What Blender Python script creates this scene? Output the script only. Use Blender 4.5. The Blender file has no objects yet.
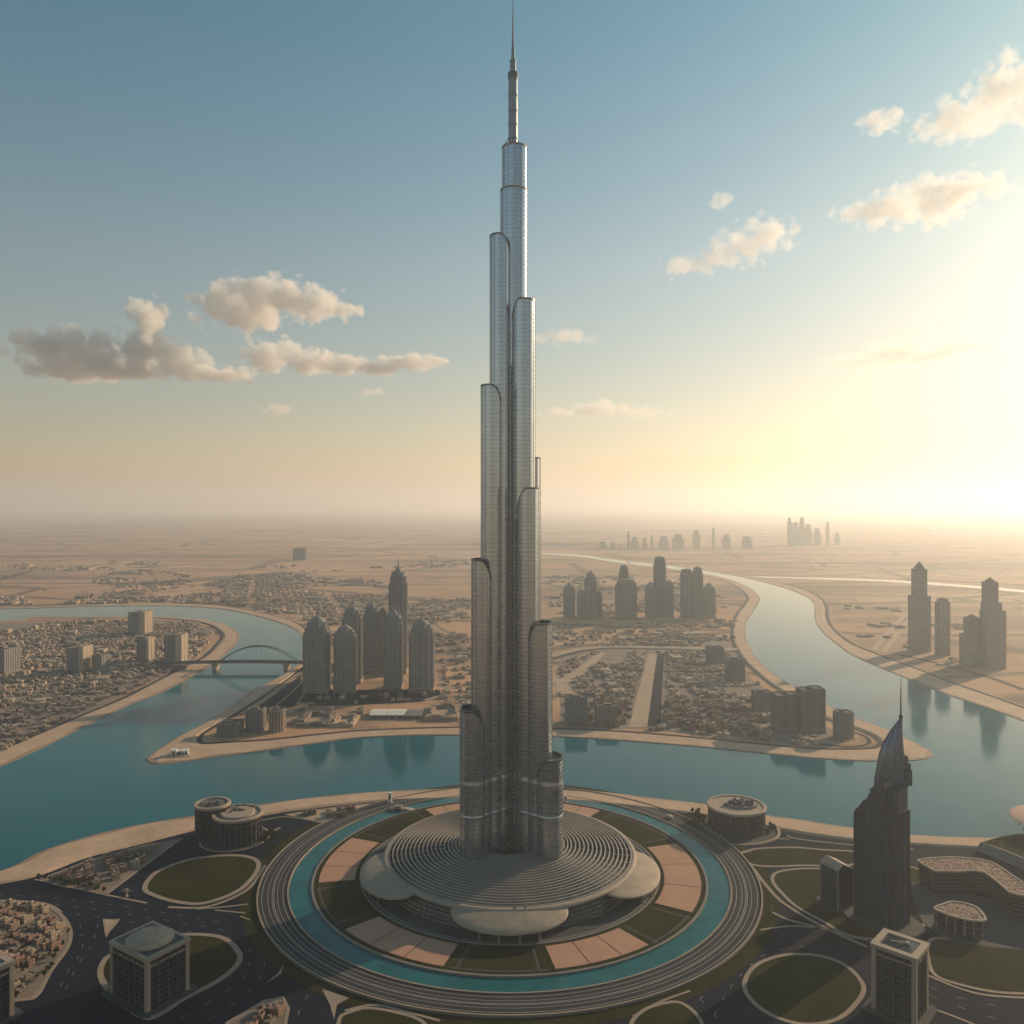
import bpy, bmesh, math, random
from math import sin, cos, pi, radians, sqrt, atan2
from mathutils import Vector, Matrix, noise
from mathutils.geometry import tessellate_polygon

random.seed(7)
S = bpy.context.scene
COL = S.collection

# ------------------------------------------------------------------ camera, sky, sun, exposure
H = 347.0          # camera height above the ground
F = 830.0          # focal length in pixels
YH = 505.0         # horizon row
cam_d = bpy.data.cameras.new("camera")
cam = bpy.data.objects.new("camera", cam_d)
COL.objects.link(cam)
cam.location = (0, 0, H)
cam.rotation_euler = (radians(90), 0, 0)
cam_d.sensor_width = 36.0
cam_d.lens = 36.0 * F / 1024.0
cam_d.shift_y = (YH - 512.0) / 1024.0
cam_d.clip_start = 1.0
cam_d.clip_end = 200000.0
S.camera = cam
S.render.resolution_x = 1024
S.render.resolution_y = 1024

SUN_AZ, SUN_EL = radians(50), radians(19)
world = bpy.data.worlds.new("World")
S.world = world
world.use_nodes = True
wn = world.node_tree
sky = wn.nodes.new("ShaderNodeTexSky")
sky.sky_type = 'NISHITA'
sky.sun_disc = False
sky.sun_elevation = SUN_EL
sky.sun_rotation = SUN_AZ
sky.altitude = 0
sky.air_density = 1.2
sky.dust_density = 0.6
sky.ozone_density = 0.6
bg = wn.nodes["Background"]
tint = wn.nodes.new("ShaderNodeMix"); tint.data_type = 'RGBA'; tint.blend_type = 'MULTIPLY'
tint.inputs[0].default_value = 1.0
wn.links.new(sky.outputs[0], tint.inputs[6])
# dusty desert air: peach towards the horizon, teal overhead (by elevation only)
tc = wn.nodes.new("ShaderNodeTexCoord"); sep = wn.nodes.new("ShaderNodeSeparateXYZ"); wn.links.new(tc.outputs["Generated"], sep.inputs[0])
ramp = wn.nodes.new("ShaderNodeValToRGB"); wn.links.new(sep.outputs[2], ramp.inputs[0])
ramp.color_ramp.elements[0].position = 0.03; ramp.color_ramp.elements[0].color = (1.0, 0.83, 0.76, 1)
ramp.color_ramp.elements[1].position = 0.50; ramp.color_ramp.elements[1].color = (0.60, 0.95, 0.93, 1)
e_ = ramp.color_ramp.elements.new(0.16); e_.color = (1.0, 0.90, 0.82, 1)
e_ = ramp.color_ramp.elements.new(0.28); e_.color = (0.98, 1.0, 0.91, 1)
wn.links.new(ramp.outputs[0], tint.inputs[7])
wn.links.new(tint.outputs[2], bg.inputs[0])
bg.inputs[1].default_value = 0.10

sun_d = bpy.data.lights.new("sun", 'SUN')
sun_d.energy = 5.0
sun_d.angle = radians(0.6)
sun_d.color = (1.0, 0.745, 0.48)
sun = bpy.data.objects.new("sun", sun_d)
COL.objects.link(sun)
SUNV = Vector((sin(SUN_AZ) * cos(SUN_EL), cos(SUN_AZ) * cos(SUN_EL), sin(SUN_EL)))
sun.rotation_euler = (-SUNV).to_track_quat('-Z', 'Y').to_euler()
sun.location = (600, 600, 1200)

S.view_settings.view_transform = 'Standard'
S.view_settings.look = 'None'
S.view_settings.gamma = 1.0
S.view_settings.exposure = -0.05
S.cycles.volume_bounces = 4
S.cycles.max_bounces = 8
S.cycles.volume_step_rate = 1.0
S.cycles.volume_max_steps = 256
S.cycles.use_denoising = True
S.cycles.sample_clamp_indirect = 4.0

# ------------------------------------------------------------------ pixel row / column on the ground -> metres
def W(px, py, z=0.0):
    Y = F * (H - z) / (py - YH)
    return Vector(((px - 512.0) / F * Y, Y, z))
def WD(px, py, Y):
    return Vector(((px - 512.0) / F * Y, Y, H + (YH - py) * Y / F))

# ------------------------------------------------------------------ mesh helper
class MB:
    def __init__(s):
        s.v, s.f, s.m, s.sm = [], [], [], []
    def add(s, vs, fs, mi=0, smooth=False):
        o = len(s.v)
        s.v += [tuple(p) for p in vs]
        for f in fs:
            s.f.append([i + o for i in f]); s.m.append(mi); s.sm.append(smooth)
    def box(s, cx, cy, z0, sx, sy, sz, rot=0.0, mi=0, top=None):
        c, n = cos(rot), sin(rot)
        P = []
        for z in (z0, z0 + sz):
            for (a, b) in ((-1, -1), (1, -1), (1, 1), (-1, 1)):
                x, y = a * sx / 2, b * sy / 2
                P.append((cx + x * c - y * n, cy + x * n + y * c, z))
        s.add(P, [(0, 1, 5, 4), (1, 2, 6, 5), (2, 3, 7, 6), (3, 0, 4, 7)], mi)
        s.add(P[4:], [(0, 1, 2, 3)], mi if top is None else top)
        s.add(P[:4], [(3, 2, 1, 0)], mi)
    def prism(s, poly, z0, z1, mi=0, top=None, bottom=True, smooth=False):
        n = len(poly)
        if area(poly) < 0: poly = poly[::-1]
        P = [(p[0], p[1], z0) for p in poly] + [(p[0], p[1], z1) for p in poly]
        s.add(P, [(i, (i + 1) % n, n + (i + 1) % n, n + i) for i in range(n)], mi, smooth)
        s.cap(poly, z1, mi if top is None else top)
        if bottom: s.cap(poly, z0, mi, True)
    def cap(s, poly, z, mi=0, flip=False):
        if area(poly) < 0: poly = poly[::-1]
        P = [Vector((p[0], p[1], z)) for p in poly]
        T = []
        for t in tessellate_polygon([P]):
            a, b, c = (P[i] for i in t)
            up = (b - a).cross(c - a).z > 0
            T.append(tuple(t) if up != flip else tuple(t[::-1]))
        s.add(P, T, mi)
    def lathe(s, prof, n=32, mi=0, c=(0, 0), smooth=True, sx=1.0, sy=1.0, close_top=True):
        # prof: list of (r, z) bottom to top
        P = []
        for (r, z) in prof:
            for k in range(n):
                a = 2 * pi * k / n
                P.append((c[0] + r * cos(a) * sx, c[1] + r * sin(a) * sy, z))
        Fs = []
        for j in range(len(prof) - 1):
            for k in range(n):
                k2 = (k + 1) % n
                Fs.append((j * n + k, j * n + k2, (j + 1) * n + k2, (j + 1) * n + k))
        s.add(P, Fs, mi, smooth)
        if close_top and prof[-1][0] > 0.01:
            s.add(P[-n:], [tuple(range(n))], mi)
    def tube(s, a, b, r0, r1=None, n=8, mi=0):
        r1 = r0 if r1 is None else r1
        a, b = Vector(a), Vector(b)
        d = (b - a).normalized()
        u = d.orthogonal().normalized(); w = d.cross(u)
        P = []
        for (p, r) in ((a, r0), (b, r1)):
            for k in range(n):
                t = 2 * pi * k / n
                P.append(p + u * r * cos(t) + w * r * sin(t))
        s.add(P, [(k, (k + 1) % n, n + (k + 1) % n, n + k) for k in range(n)] + [tuple(range(n))[::-1], tuple(range(n, 2 * n))], mi, True)
    def annulus(s, r0, r1, z, n=192, a0=0.0, a1=2 * pi, c=(0, 0), mi=0, z1=None):
        z1 = z if z1 is None else z1
        full = abs(a1 - a0 - 2 * pi) < 1e-6
        P = []
        for k in range(n + 1):
            a = a0 + (a1 - a0) * k / n
            P.append((c[0] + r0 * cos(a), c[1] + r0 * sin(a), z)); P.append((c[0] + r1 * cos(a), c[1] + r1 * sin(a), z1))
        s.add(P, [(2 * k, 2 * k + 1, 2 * k + 3, 2 * k + 2) for k in range(n)], mi)
    def wall(s, r, z0, z1, n=192, a0=0.0, a1=2 * pi, c=(0, 0), mi=0):
        P = []
        for k in range(n + 1):
            a = a0 + (a1 - a0) * k / n
            P.append((c[0] + r * cos(a), c[1] + r * sin(a), z0)); P.append((c[0] + r * cos(a), c[1] + r * sin(a), z1))
        s.add(P, [(2 * k, 2 * k + 2, 2 * k + 3, 2 * k + 1) for k in range(n)], mi, True)
    def ribbon(s, L, R, zl, zr, mi=0):
        n = len(L)
        P = [(p[0], p[1], zl) for p in L] + [(p[0], p[1], zr) for p in R]
        s.add(P, [(i, i + 1, n + i + 1, n + i) for i in range(n - 1)], mi)
    def build(s, name, mats, parent=None, loc=None):
        me = bpy.data.meshes.new(name)
        me.from_pydata(s.v, [], s.f)
        if not isinstance(mats, (list, tuple)): mats = [mats]
        for m in mats: me.materials.append(m)
        me.polygons.foreach_set("material_index", s.m)
        me.polygons.foreach_set("use_smooth", s.sm)
        me.update()
        o = bpy.data.objects.new(name, me)
        COL.objects.link(o)
        if parent is not None: o.parent = parent
        if loc is not None: o.location = loc
        return o

def area(p):
    return 0.5 * sum(p[i][0] * p[(i + 1) % len(p)][1] - p[(i + 1) % len(p)][0] * p[i][1] for i in range(len(p)))

def tag(o, label=None, cat=None, group=None, kind=None):
    if label: o["label"] = label
    if cat: o["category"] = cat
    if group: o["group"] = group
    if kind: o["kind"] = kind
    return o
def thing(name, label, cat, loc=(0, 0, 0), rz=0.0, group=None):
    o = bpy.data.objects.new(name, None)
    COL.objects.link(o)
    o.empty_display_size = 5
    o.location = loc; o.rotation_euler = (0, 0, rz)
    return tag(o, label, cat, group)
def struct(o): return tag(o, kind="structure")
def copy_tree(o, parent=None):
    c = o.copy(); COL.objects.link(c)
    if parent is not None: c.parent = parent
    for ch in list(o.children): copy_tree(ch, c)
    return c

def catmull(pts, n=6, closed=False):
    P = [Vector((p[0], p[1])) for p in pts]
    out = []
    N = len(P)
    for i in range(N if closed else N - 1):
        g = (lambda k: P[k % N]) if closed else (lambda k: P[max(0, min(N - 1, k))])
        p0, p1, p2, p3 = g(i - 1), g(i), g(i + 1), g(i + 2)
        for k in range(n):
            t = k / n
            out.append(0.5 * ((2 * p1) + (p2 - p0) * t + (2 * p0 - 5 * p1 + 4 * p2 - p3) * t * t + (3 * p1 - p0 - 3 * p2 + p3) * t ** 3))
    if not closed: out.append(P[-1])
    return out
def px_line(pts, n=6, closed=False, smooth=True):
    w = [W(*p) for p in pts]
    return catmull(w, n, closed) if smooth else [Vector((p.x, p.y)) for p in w]
def offset_line(L, d, closed=False):
    out = []
    N = len(L)
    for i in range(N):
        a = L[(i - 1) % N] if (closed or i > 0) else L[i]
        b = L[(i + 1) % N] if (closed or i < N - 1) else L[i]
        t = (b - a).normalized()
        out.append(L[i] + Vector((-t.y, t.x)) * d)
    return out
def inside(p, poly):
    x, y = p[0], p[1]; r = False; j = len(poly) - 1
    for i in range(len(poly)):
        xi, yi, xj, yj = poly[i][0], poly[i][1], poly[j][0], poly[j][1]
        if (yi > y) != (yj > y) and x < (xj - xi) * (y - yi) / (yj - yi) + xi: r = not r
        j = i
    return r

# ------------------------------------------------------------------ materials
class NT:
    def __init__(s, name):
        s.m = bpy.data.materials.new(name); s.m.use_nodes = True
        s.t = s.m.node_tree; s.n = s.t.nodes; s.p = s.n["Principled BSDF"]; s.out = s.n["Material Output"]
    def new(s, typ, **kw):
        nd = s.n.new(typ)
        for k, v in kw.items(): setattr(nd, k, v)
        return nd
    def link(s, a, b): s.t.links.new(a, b)
    def val(s, x, sock):
        if isinstance(x, (int, float)): sock.default_value = x
        elif isinstance(x, (tuple, list)): sock.default_value = (*x, 1.0) if len(x) == 3 and len(sock.default_value) == 4 else x
        else: s.link(x, sock)
    def math(s, op, a, b=0.0, c=0.0, clamp=False):
        nd = s.new("ShaderNodeMath", operation=op, use_clamp=clamp)
        for i, x in enumerate((a, b, c)): s.val(x, nd.inputs[i])
        return nd.outputs[0]
    def vmath(s, op, a, b=(0, 0, 0)):
        nd = s.new("ShaderNodeVectorMath", operation=op)
        s.val(a, nd.inputs[0])
        if op == 'SCALE': s.val(b, nd.inputs[3])
        else: s.val(b, nd.inputs[1])
        return nd.outputs[1] if op in ('LENGTH', 'DOT_PRODUCT', 'DISTANCE') else nd.outputs[0]
    def mix(s, f, a, b, blend='MIX'):
        nd = s.new("ShaderNodeMix", data_type='RGBA', blend_type=blend)
        s.val(f, nd.inputs[0]); s.val(a, nd.inputs[6]); s.val(b, nd.inputs[7])
        return nd.outputs[2]
    def mapr(s, x, a, b, c=0.0, d=1.0, typ='LINEAR'):
        nd = s.new("ShaderNodeMapRange", interpolation_type=typ)
        for i, y in enumerate((x, a, b, c, d)): s.val(y, nd.inputs[i])
        return nd.outputs[0]
    def coord(s, which="Object"): return s.new("ShaderNodeTexCoord").outputs[which]
    def pos(s): return s.new("ShaderNodeNewGeometry").outputs["Position"]
    def noise(s, vec, scale, detail=4.0, rough=0.55, dist=0.0):
        nd = s.new("ShaderNodeTexNoise")
        s.link(vec, nd.inputs["Vector"])
        nd.inputs["Scale"].default_value = scale; nd.inputs["Detail"].default_value = detail
        nd.inputs["Roughness"].default_value = rough; nd.inputs["Distortion"].default_value = dist
        return nd.outputs[0]
    def voro(s, vec, scale, feature='F1', out=0, rand=1.0):
        nd = s.new("ShaderNodeTexVoronoi", feature=feature)
        s.link(vec, nd.inputs["Vector"]); nd.inputs["Scale"].default_value = scale
        nd.inputs["Randomness"].default_value = rand
        return nd.outputs[out]
    def bump(s, h, strength=0.3, dist=1.0):
        nd = s.new("ShaderNodeBump"); nd.inputs["Strength"].default_value = strength; nd.inputs["Distance"].default_value = dist
        s.link(h, nd.inputs["Height"]); s.link(nd.outputs[0], s.p.inputs["Normal"])
    def set(s, col=None, rough=None, metal=None, spec=None):
        for x, k in ((col, "Base Color"), (rough, "Roughness"), (metal, "Metallic"), (spec, "Specular IOR Level")):
            if x is not None: s.val(x, s.p.inputs[k])
        return s.m

def plain(name, col, rough=0.7, metal=0.0, nscale=0.08, amt=0.25, bump=0.0, fine=None, spec=0.3):
    t = NT(name)
    c = t.coord("Object")
    n1 = t.noise(c, nscale, 5, 0.6)
    n2 = t.noise(c, fine or nscale * 9, 3, 0.6)
    k = t.math('ADD', t.math('MULTIPLY', n1, 0.6), t.math('MULTIPLY', n2, 0.4))
    f = t.mapr(k, 0.3, 0.7, 0.0, 1.0)
    lo = tuple(x * (1 - amt) for x in col); hi = tuple(min(1, x * (1 + amt)) for x in col)
    t.set(t.mix(f, lo, hi), rough, metal, spec)
    if bump: t.bump(n2, bump, 1.0)
    return t.m

def facade(name, wall, glass, fh=4.0, bay=4.0, zr=(0.18, 0.86), hr=(0.14, 0.86), grough=0.18, cyl=None, rand=0.55, roofc=None, gmetal=0.0, wallamt=0.12):
    t = NT(name)
    c = t.coord("Object")
    sp = t.new("ShaderNodeSeparateXYZ"); t.link(c, sp.inputs[0])
    ge = t.new("ShaderNodeNewGeometry")
    vt = t.new("ShaderNodeVectorTransform", vector_type='NORMAL', convert_from='WORLD', convert_to='OBJECT')
    t.link(ge.outputs["True Normal"], vt.inputs[0])
    sn = t.new("ShaderNodeSeparateXYZ"); t.link(vt.outputs[0], sn.inputs[0])
    if cyl:
        h = t.math('MULTIPLY', t.math('ARCTAN2', sp.outputs[1], sp.outputs[0]), cyl)
    else:
        # distance along the wall: position dotted with the wall's horizontal tangent
        h = t.math('ADD', t.math('MULTIPLY', sp.outputs[0], t.math('MULTIPLY', sn.outputs[1], -1.0)), t.math('MULTIPLY', sp.outputs[1], sn.outputs[0]))
    zi = t.math('DIVIDE', sp.outputs[2], fh); hi = t.math('DIVIDE', t.math('ADD', h, 500.3 * bay), bay)
    fz, fx = t.math('FRACT', zi), t.math('FRACT', hi)
    m = t.math('MULTIPLY', t.math('GREATER_THAN', fz, zr[0]), t.math('LESS_THAN', fz, zr[1]))
    m = t.math('MULTIPLY', m, t.math('MULTIPLY', t.math('GREATER_THAN', fx, hr[0]), t.math('LESS_THAN', fx, hr[1])))
    flat = t.math('LESS_THAN', t.math('ABSOLUTE', sn.outputs[2]), 0.5)
    m = t.math('MULTIPLY', m, flat)
    cb = t.new("ShaderNodeCombineXYZ"); t.link(t.math('FLOOR', hi), cb.inputs[0]); t.link(t.math('FLOOR', zi), cb.inputs[1])
    wn_ = t.new("ShaderNodeTexWhiteNoise", noise_dimensions='2D'); t.link(cb.outputs[0], wn_.inputs[0])
    r = wn_.outputs[0]
    g = t.mix(r, tuple(x * (1 - rand) for x in glass), tuple(x * (1 + rand) for x in glass))
    nz = t.mapr(t.noise(c, 0.05, 5, 0.6), 0.3, 0.7)
    wc = t.mix(nz, tuple(x * (1 - wallamt) for x in wall), tuple(min(1, x * (1 + wallamt)) for x in wall))
    if roofc: wc = t.mix(flat, roofc, wc)
    t.set(t.mix(m, wc, g), t.mapr(m, 0, 1, 0.75, grough), t.math('MULTIPLY', m, gmetal), 0.45)
    return t.m

M = {}
M['beach'] = plain('sand_beach', (0.50, 0.345, 0.235), 0.9, 0, 0.02, 0.24, 0.12, 0.13)
M['wetsand'] = plain('wet_sand', (0.30, 0.205, 0.14), 0.7, 0, 0.02, 0.22, 0.05, 0.15)
M['bank'] = plain('bank_stone', (0.22, 0.17, 0.13), 0.9, 0, 0.05, 0.3)
M['sandlot'] = plain('sand_lot', (0.42, 0.31, 0.22), 0.9, 0, 0.03, 0.25, 0.05)
M['dirt'] = plain('town_dirt', (0.23, 0.18, 0.145), 0.95, 0, 0.03, 0.35, 0.1)
M['asphalt'] = plain('asphalt', (0.013, 0.018, 0.032), 0.9, 0, 0.02, 0.3, 0.03, 0.4, spec=0.06)
M['road'] = plain('road', (0.045, 0.046, 0.052), 0.9, 0, 0.03, 0.25, 0.03, spec=0.08)
M['kerb'] = plain('kerb_stone', (0.30, 0.235, 0.18), 0.85, 0, 0.06, 0.18)
M['paint'] = plain('road_paint', (0.36, 0.35, 0.33), 0.7, 0, 0.1, 0.2)
M['grass'] = plain('lawn_grass', (0.034, 0.034, 0.012), 0.95, 0, 0.03, 0.45, 0.3, 0.5, spec=0.03)
M['tile'] = plain('plaza_tile', (0.46, 0.255, 0.17), 0.8, 0, 0.04, 0.13, 0.03)
M['tile2'] = plain('plaza_tile_seam', (0.16, 0.10, 0.08), 0.8)
M['cream'] = plain('cream_render', (0.36, 0.285, 0.22), 0.7, 0, 0.05, 0.14)
M['white'] = plain('white_render', (0.72, 0.68, 0.62), 0.6, 0, 0.05, 0.1)
M['concrete'] = plain('concrete', (0.21, 0.19, 0.175), 0.85, 0, 0.05, 0.2)
M['dark'] = plain('dark_metal', (0.05, 0.05, 0.055), 0.5, 0.3, 0.1, 0.3)
M['roofgrey'] = plain('roof_felt', (0.12, 0.115, 0.115), 0.9, 0, 0.08, 0.35)
M['steel'] = plain('brushed_steel', (0.42, 0.44, 0.46), 0.34, 0.85, 0.05, 0.12)
M['dsteel'] = plain('dark_steel', (0.085, 0.095, 0.11), 0.38, 0.7, 0.05, 0.2)
M['glassdark'] = plain('dark_glass', (0.035, 0.045, 0.06), 0.12, 0.0, 0.2, 0.5, spec=0.6)
M['paving'] = plain('dark_paving', (0.06, 0.06, 0.065), 0.85, 0, 0.05, 0.25)
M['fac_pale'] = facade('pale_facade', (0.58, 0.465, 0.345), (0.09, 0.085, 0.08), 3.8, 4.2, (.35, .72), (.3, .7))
M['cool'] = plain('cool_stone', (0.25, 0.243, 0.24), 0.8, 0, 0.05, 0.15)
M['navy'] = plain('navy_metal', (0.05, 0.068, 0.10), 0.4, 0.5, 0.05, 0.2)
M['spire'] = plain('spire_steel', (0.17, 0.20, 0.23), 0.36, 0.85, 0.05, 0.15)
M['pier'] = plain('pier_stone', (0.085, 0.078, 0.075), 0.8, 0, 0.05, 0.2)
M['bark'] = plain('bark', (0.09, 0.065, 0.045), 0.95)
M['leaf'] = plain('leaf', (0.055, 0.075, 0.03), 0.8, 0, 0.6, 0.4)
M['stone_a'] = plain('house_sand', (0.30, 0.22, 0.16), 0.9, 0, 0.06, 0.25)
M['stone_b'] = plain('house_pale', (0.40, 0.31, 0.235), 0.9, 0, 0.06, 0.2)
M['stone_c'] = plain('house_grey', (0.19, 0.155, 0.13), 0.9, 0, 0.06, 0.25)
M['stone_d'] = plain('house_rose', (0.27, 0.165, 0.125), 0.9, 0, 0.06, 0.25)
M['fac_beige'] = facade('beige_facade', (0.28, 0.272, 0.268), (0.06, 0.06, 0.065), 3.8, 3.4, (.3, .78), (.25, .75))
M['fac_sand'] = facade('sand_facade', (0.40, 0.31, 0.23), (0.06, 0.06, 0.06), 3.6, 4.2)
M['fac_grey'] = facade('grey_facade', (0.24, 0.232, 0.228), (0.055, 0.06, 0.068), 3.6, 3.6, (.28, .8), (.22, .78))
M['fac_dark'] = facade('dark_glass_facade', (0.045, 0.047, 0.055), (0.02, 0.026, 0.04), 3.6, 2.6, (0.12, 0.9), (0.1, 0.92), 0.15)
M['fac_blue'] = facade('blue_glass_facade', (0.022, 0.032, 0.058), (0.075, 0.115, 0.20), 5.2, 2.8, (0.12, 1.0), (0.22, 0.95), 0.34, gmetal=0.75, rand=0.10, wallamt=0.05)

# ground: desert sheet
def desert():
    t = NT('desert_sand')
    p = t.pos()
    n1 = t.noise(p, 1 / 1400, 6, 0.62, 0.6)
    n2 = t.noise(p, 1 / 160, 5, 0.65)
    n3 = t.noise(p, 1 / 22, 4, 0.65)
    st = t.vmath('MULTIPLY', p, (1 / 2600, 1 / 420, 1.0))
    n4 = t.noise(st, 1.0, 6, 0.65, 0.8)
    base = t.mix(t.mapr(n1, 0.36, 0.66), (0.42, 0.235, 0.135), (0.60, 0.385, 0.235))
    base = t.mix(t.math('MULTIPLY', t.mapr(n4, 0.50, 0.62), 0.85), base, (0.15, 0.115, 0.09))
    base = t.mix(t.math('MULTIPLY', t.mapr(n2, 0.54, 0.68), 0.7), base, (0.17, 0.125, 0.095))
    base = t.mix(t.math('MULTIPLY', t.mapr(n3, 0.55, 0.7), 0.35), base, (0.17, 0.13, 0.10))
    # tracks and field edges: thin darker lines between large irregular cells
    q = t.vmath('MULTIPLY', p, (1 / 950, 1 / 620, 0.0))
    e = t.voro(q, 1.0, 'DISTANCE_TO_EDGE')
    line = t.mapr(e, 0.008, 0.035, 1.0, 0.0)
    q2 = t.vmath('MULTIPLY', p, (1 / 330, 1 / 240, 0.0))
    e2 = t.voro(q2, 1.0, 'DISTANCE_TO_EDGE')
    line2 = t.math('MULTIPLY', t.mapr(e2, 0.01, 0.03, 1.0, 0.0), t.mapr(n1, 0.45, 0.6))
    base = t.mix(t.math('MULTIPLY', t.math('MAXIMUM', line, line2), 0.8), base, (0.09, 0.07, 0.055))
    t.set(base, 0.95, 0, 0.2)
    t.bump(t.math('ADD', n2, t.math('MULTIPLY', n3, 0.4)), 0.25, 6.0)
    return t.m
M['desert'] = desert()
def water_mat(name, col, rough, b, bs=500):
    t = NT(name)
    p = t.pos()
    n = t.noise(p, 1 / 9, 4, 0.6); n2 = t.noise(p, 1 / 70, 3, 0.5)
    big = t.noise(p, 1 / bs, 4, 0.6)
    t.set(t.mix(t.mapr(big, 0.35, 0.65), tuple(x * 0.82 for x in col), tuple(x * 1.18 for x in col)), t.mapr(n2, 0.3, 0.7, rough * 0.8, rough * 1.2), 0, 0.22)
    t.p.inputs["IOR"].default_value = 1.33
    t.bump(t.math('ADD', n, t.math('MULTIPLY', n2, 0.6)), b, 0.35)
    return t.m
M['water'] = water_mat('canal_water', (0.0005, 0.112, 0.145), 0.09, 0.16)
M['moat'] = water_mat('pool_water', (0.016, 0.125, 0.140), 0.12, 0.14, 26)

R_G = 60000.0
mb = MB(); mb.add([(-R_G, -3000, 0), (R_G, -3000, 0), (R_G, R_G, 0), (-R_G, R_G, 0)], [(0, 1, 2, 3)])
struct(mb.build('ground', M['desert']))

# ---- shore lines traced on the ground plane (column, row); each pair is water edge / land edge
A_SH = [(-160, 893), (-60, 884), (6, 870), (44, 851), (117, 830), (199, 815.5), (264, 805), (320, 797.5), (380, 792.5), (460, 789), (520, 789), (580, 790.5), (660, 799.5), (720, 807), (767, 816), (803, 821), (855, 829), (914, 836), (982, 838.6), (1060, 839), (1180, 850), (1300, 858)]
A_IN = [(-160, 902), (-60, 893), (29, 879), (88, 858), (146, 843.5), (199, 830), (264, 816), (320, 808), (380, 802.5), (460, 799.5), (520, 799.5), (580, 802.5), (660, 811), (720, 819), (767, 828), (803, 834.5), (855, 841.5), (914, 845.5), (982, 849), (1060, 850), (1180, 861), (1300, 869)]
C_SH = [(-260, 622), (0, 621), (30, 617), (82, 617), (150, 617), (187, 618.3), (211, 621), (230, 627), (239, 635), (237, 643), (223, 657), (201, 672), (164, 692), (135, 703), (90, 724), (45, 747), (0, 767), (-80, 800), (-200, 840)]
C_IN = [(-260, 622.8), (0, 621.8), (30, 617.8), (82, 617.8), (150, 617.9), (185, 620), (206, 623.5), (218, 629), (224, 636), (220, 643), (206, 657), (183, 668.5), (150, 685.5), (124, 699), (90, 713), (45, 732), (0, 751), (-80, 778), (-200, 815)]
E_SH = [(-260, 611), (0, 609), (70, 607), (140, 606), (196, 607), (233, 611), (270, 620), (292, 628), (301, 636), (303, 650), (300, 662), (288, 672), (270, 682), (251, 692), (214, 718), (177, 738), (151, 755), (145.5, 760), (151, 764), (168, 764.5), (214, 758), (270, 750.5), (320, 743.5), (372, 737.5), (460, 735.6), (553, 737), (626, 741.5), (700, 747.5), (780, 755.6), (816, 759), (860, 761.5), (905, 761.5), (926, 759.5), (934, 754.5), (924, 747.5), (905, 738.5), (879, 726.6), (852, 717), (825, 704), (798, 689), (775, 675), (757, 659), (747, 641), (746, 625), (752, 614), (760, 601), (757, 594), (748, 587), (730, 579.5), (703, 573.5), (667, 568.2), (619, 562.8), (583, 557.2), (542, 554)]
E_IN = [(-260, 609.8), (0, 607.8), (70, 605.6), (140, 603.6), (196, 604.2), (233, 607.5), (270, 615), (293, 622), (306, 632), (309, 650), (306, 662), (297, 671), (283, 682), (268, 692), (232, 715), (205, 731), (198, 737), (196.5, 740), (198, 743), (203, 744.5), (222, 743.5), (270, 740.5), (320, 735.2), (372, 731), (460, 728.3), (553, 729.5), (626, 732.8), (700, 739), (780, 747), (816, 749.6), (845, 750.3), (866, 749.8), (878, 748.3), (884, 744.5), (882, 741), (874, 735.5), (853, 727), (829, 719), (808, 706), (784, 692), (764, 678), (745, 660), (734.5, 642), (733.5, 627), (738.5, 614), (748, 601), (747, 595), (740, 588.5), (725, 581), (701, 575), (667, 569.4), (619, 563.8), (583, 558), (542, 554.7)]
D_SH = [(542, 552.3), (583, 555), (619, 560), (667, 565.2), (703, 570.2), (725, 574.2), (742, 577), (764, 582.5), (787, 589), (806, 597), (814, 605), (814.5, 618), (820, 630), (836, 644), (856, 657.5), (908, 679.5), (947, 695), (986, 708), (1024, 721.6), (1100, 748), (1200, 780), (1300, 806)]
D_IN = [(542, 551.6), (583, 554.3), (619, 559.2), (667, 564.2), (703, 569), (725, 572.6), (742, 575), (766, 580), (798, 588), (816, 596), (823.6, 605), (825, 619), (834, 632), (848, 643), (869, 652), (912, 668), (957, 685.5), (996, 699), (1024, 709), (1100, 734), (1200, 765), (1300, 790)]

def beach(sh, inn, z=1.6, back=0.35):
    L, R = px_line(sh), px_line(inn)
    n = len(L)
    a = [L[i] * 0.97 + R[i] * 0.03 for i in range(n)]
    b = [L[i] * 0.10 + R[i] * 0.90 for i in range(n)]
    mb = MB()
    def rib(A, B, za, zb, mi):
        # normals up whichever side the land is on
        P = [(p[0], p[1], za) for p in A] + [(p[0], p[1], zb) for p in B]
        i = n // 2
        cr = (A[i + 1] - A[i]).x * (B[i] - A[i]).y - (A[i + 1] - A[i]).y * (B[i] - A[i]).x
        fs = [(k, k + 1, n + k + 1, n + k) if cr > 0 else (k, n + k, n + k + 1, k + 1) for k in range(n - 1)]
        mb.add(P, fs, mi)
    a2 = [L[i] * (0.87 - 0.05 * sin(i * .9)) + R[i] * (0.13 + 0.05 * sin(i * .9)) for i in range(n)]
    rib(L, a, 0.1, z * 0.75, 1); rib(a, a2, z * 0.75, z * .85, 2); rib(a2, b, z * 0.85, z, 0); rib(b, R, z, back, 0)
    return struct(mb.build('beach', [M['beach'], M['bank'], M['wetsand']])), L, R
_, AL, AR = beach(A_SH, A_IN, 2.0, 0.45)
_, CL, CR = beach(C_SH, C_IN)
_, EL_, ER = beach(E_SH, E_IN)
_, DL, DR = beach(D_SH, D_IN)
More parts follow.
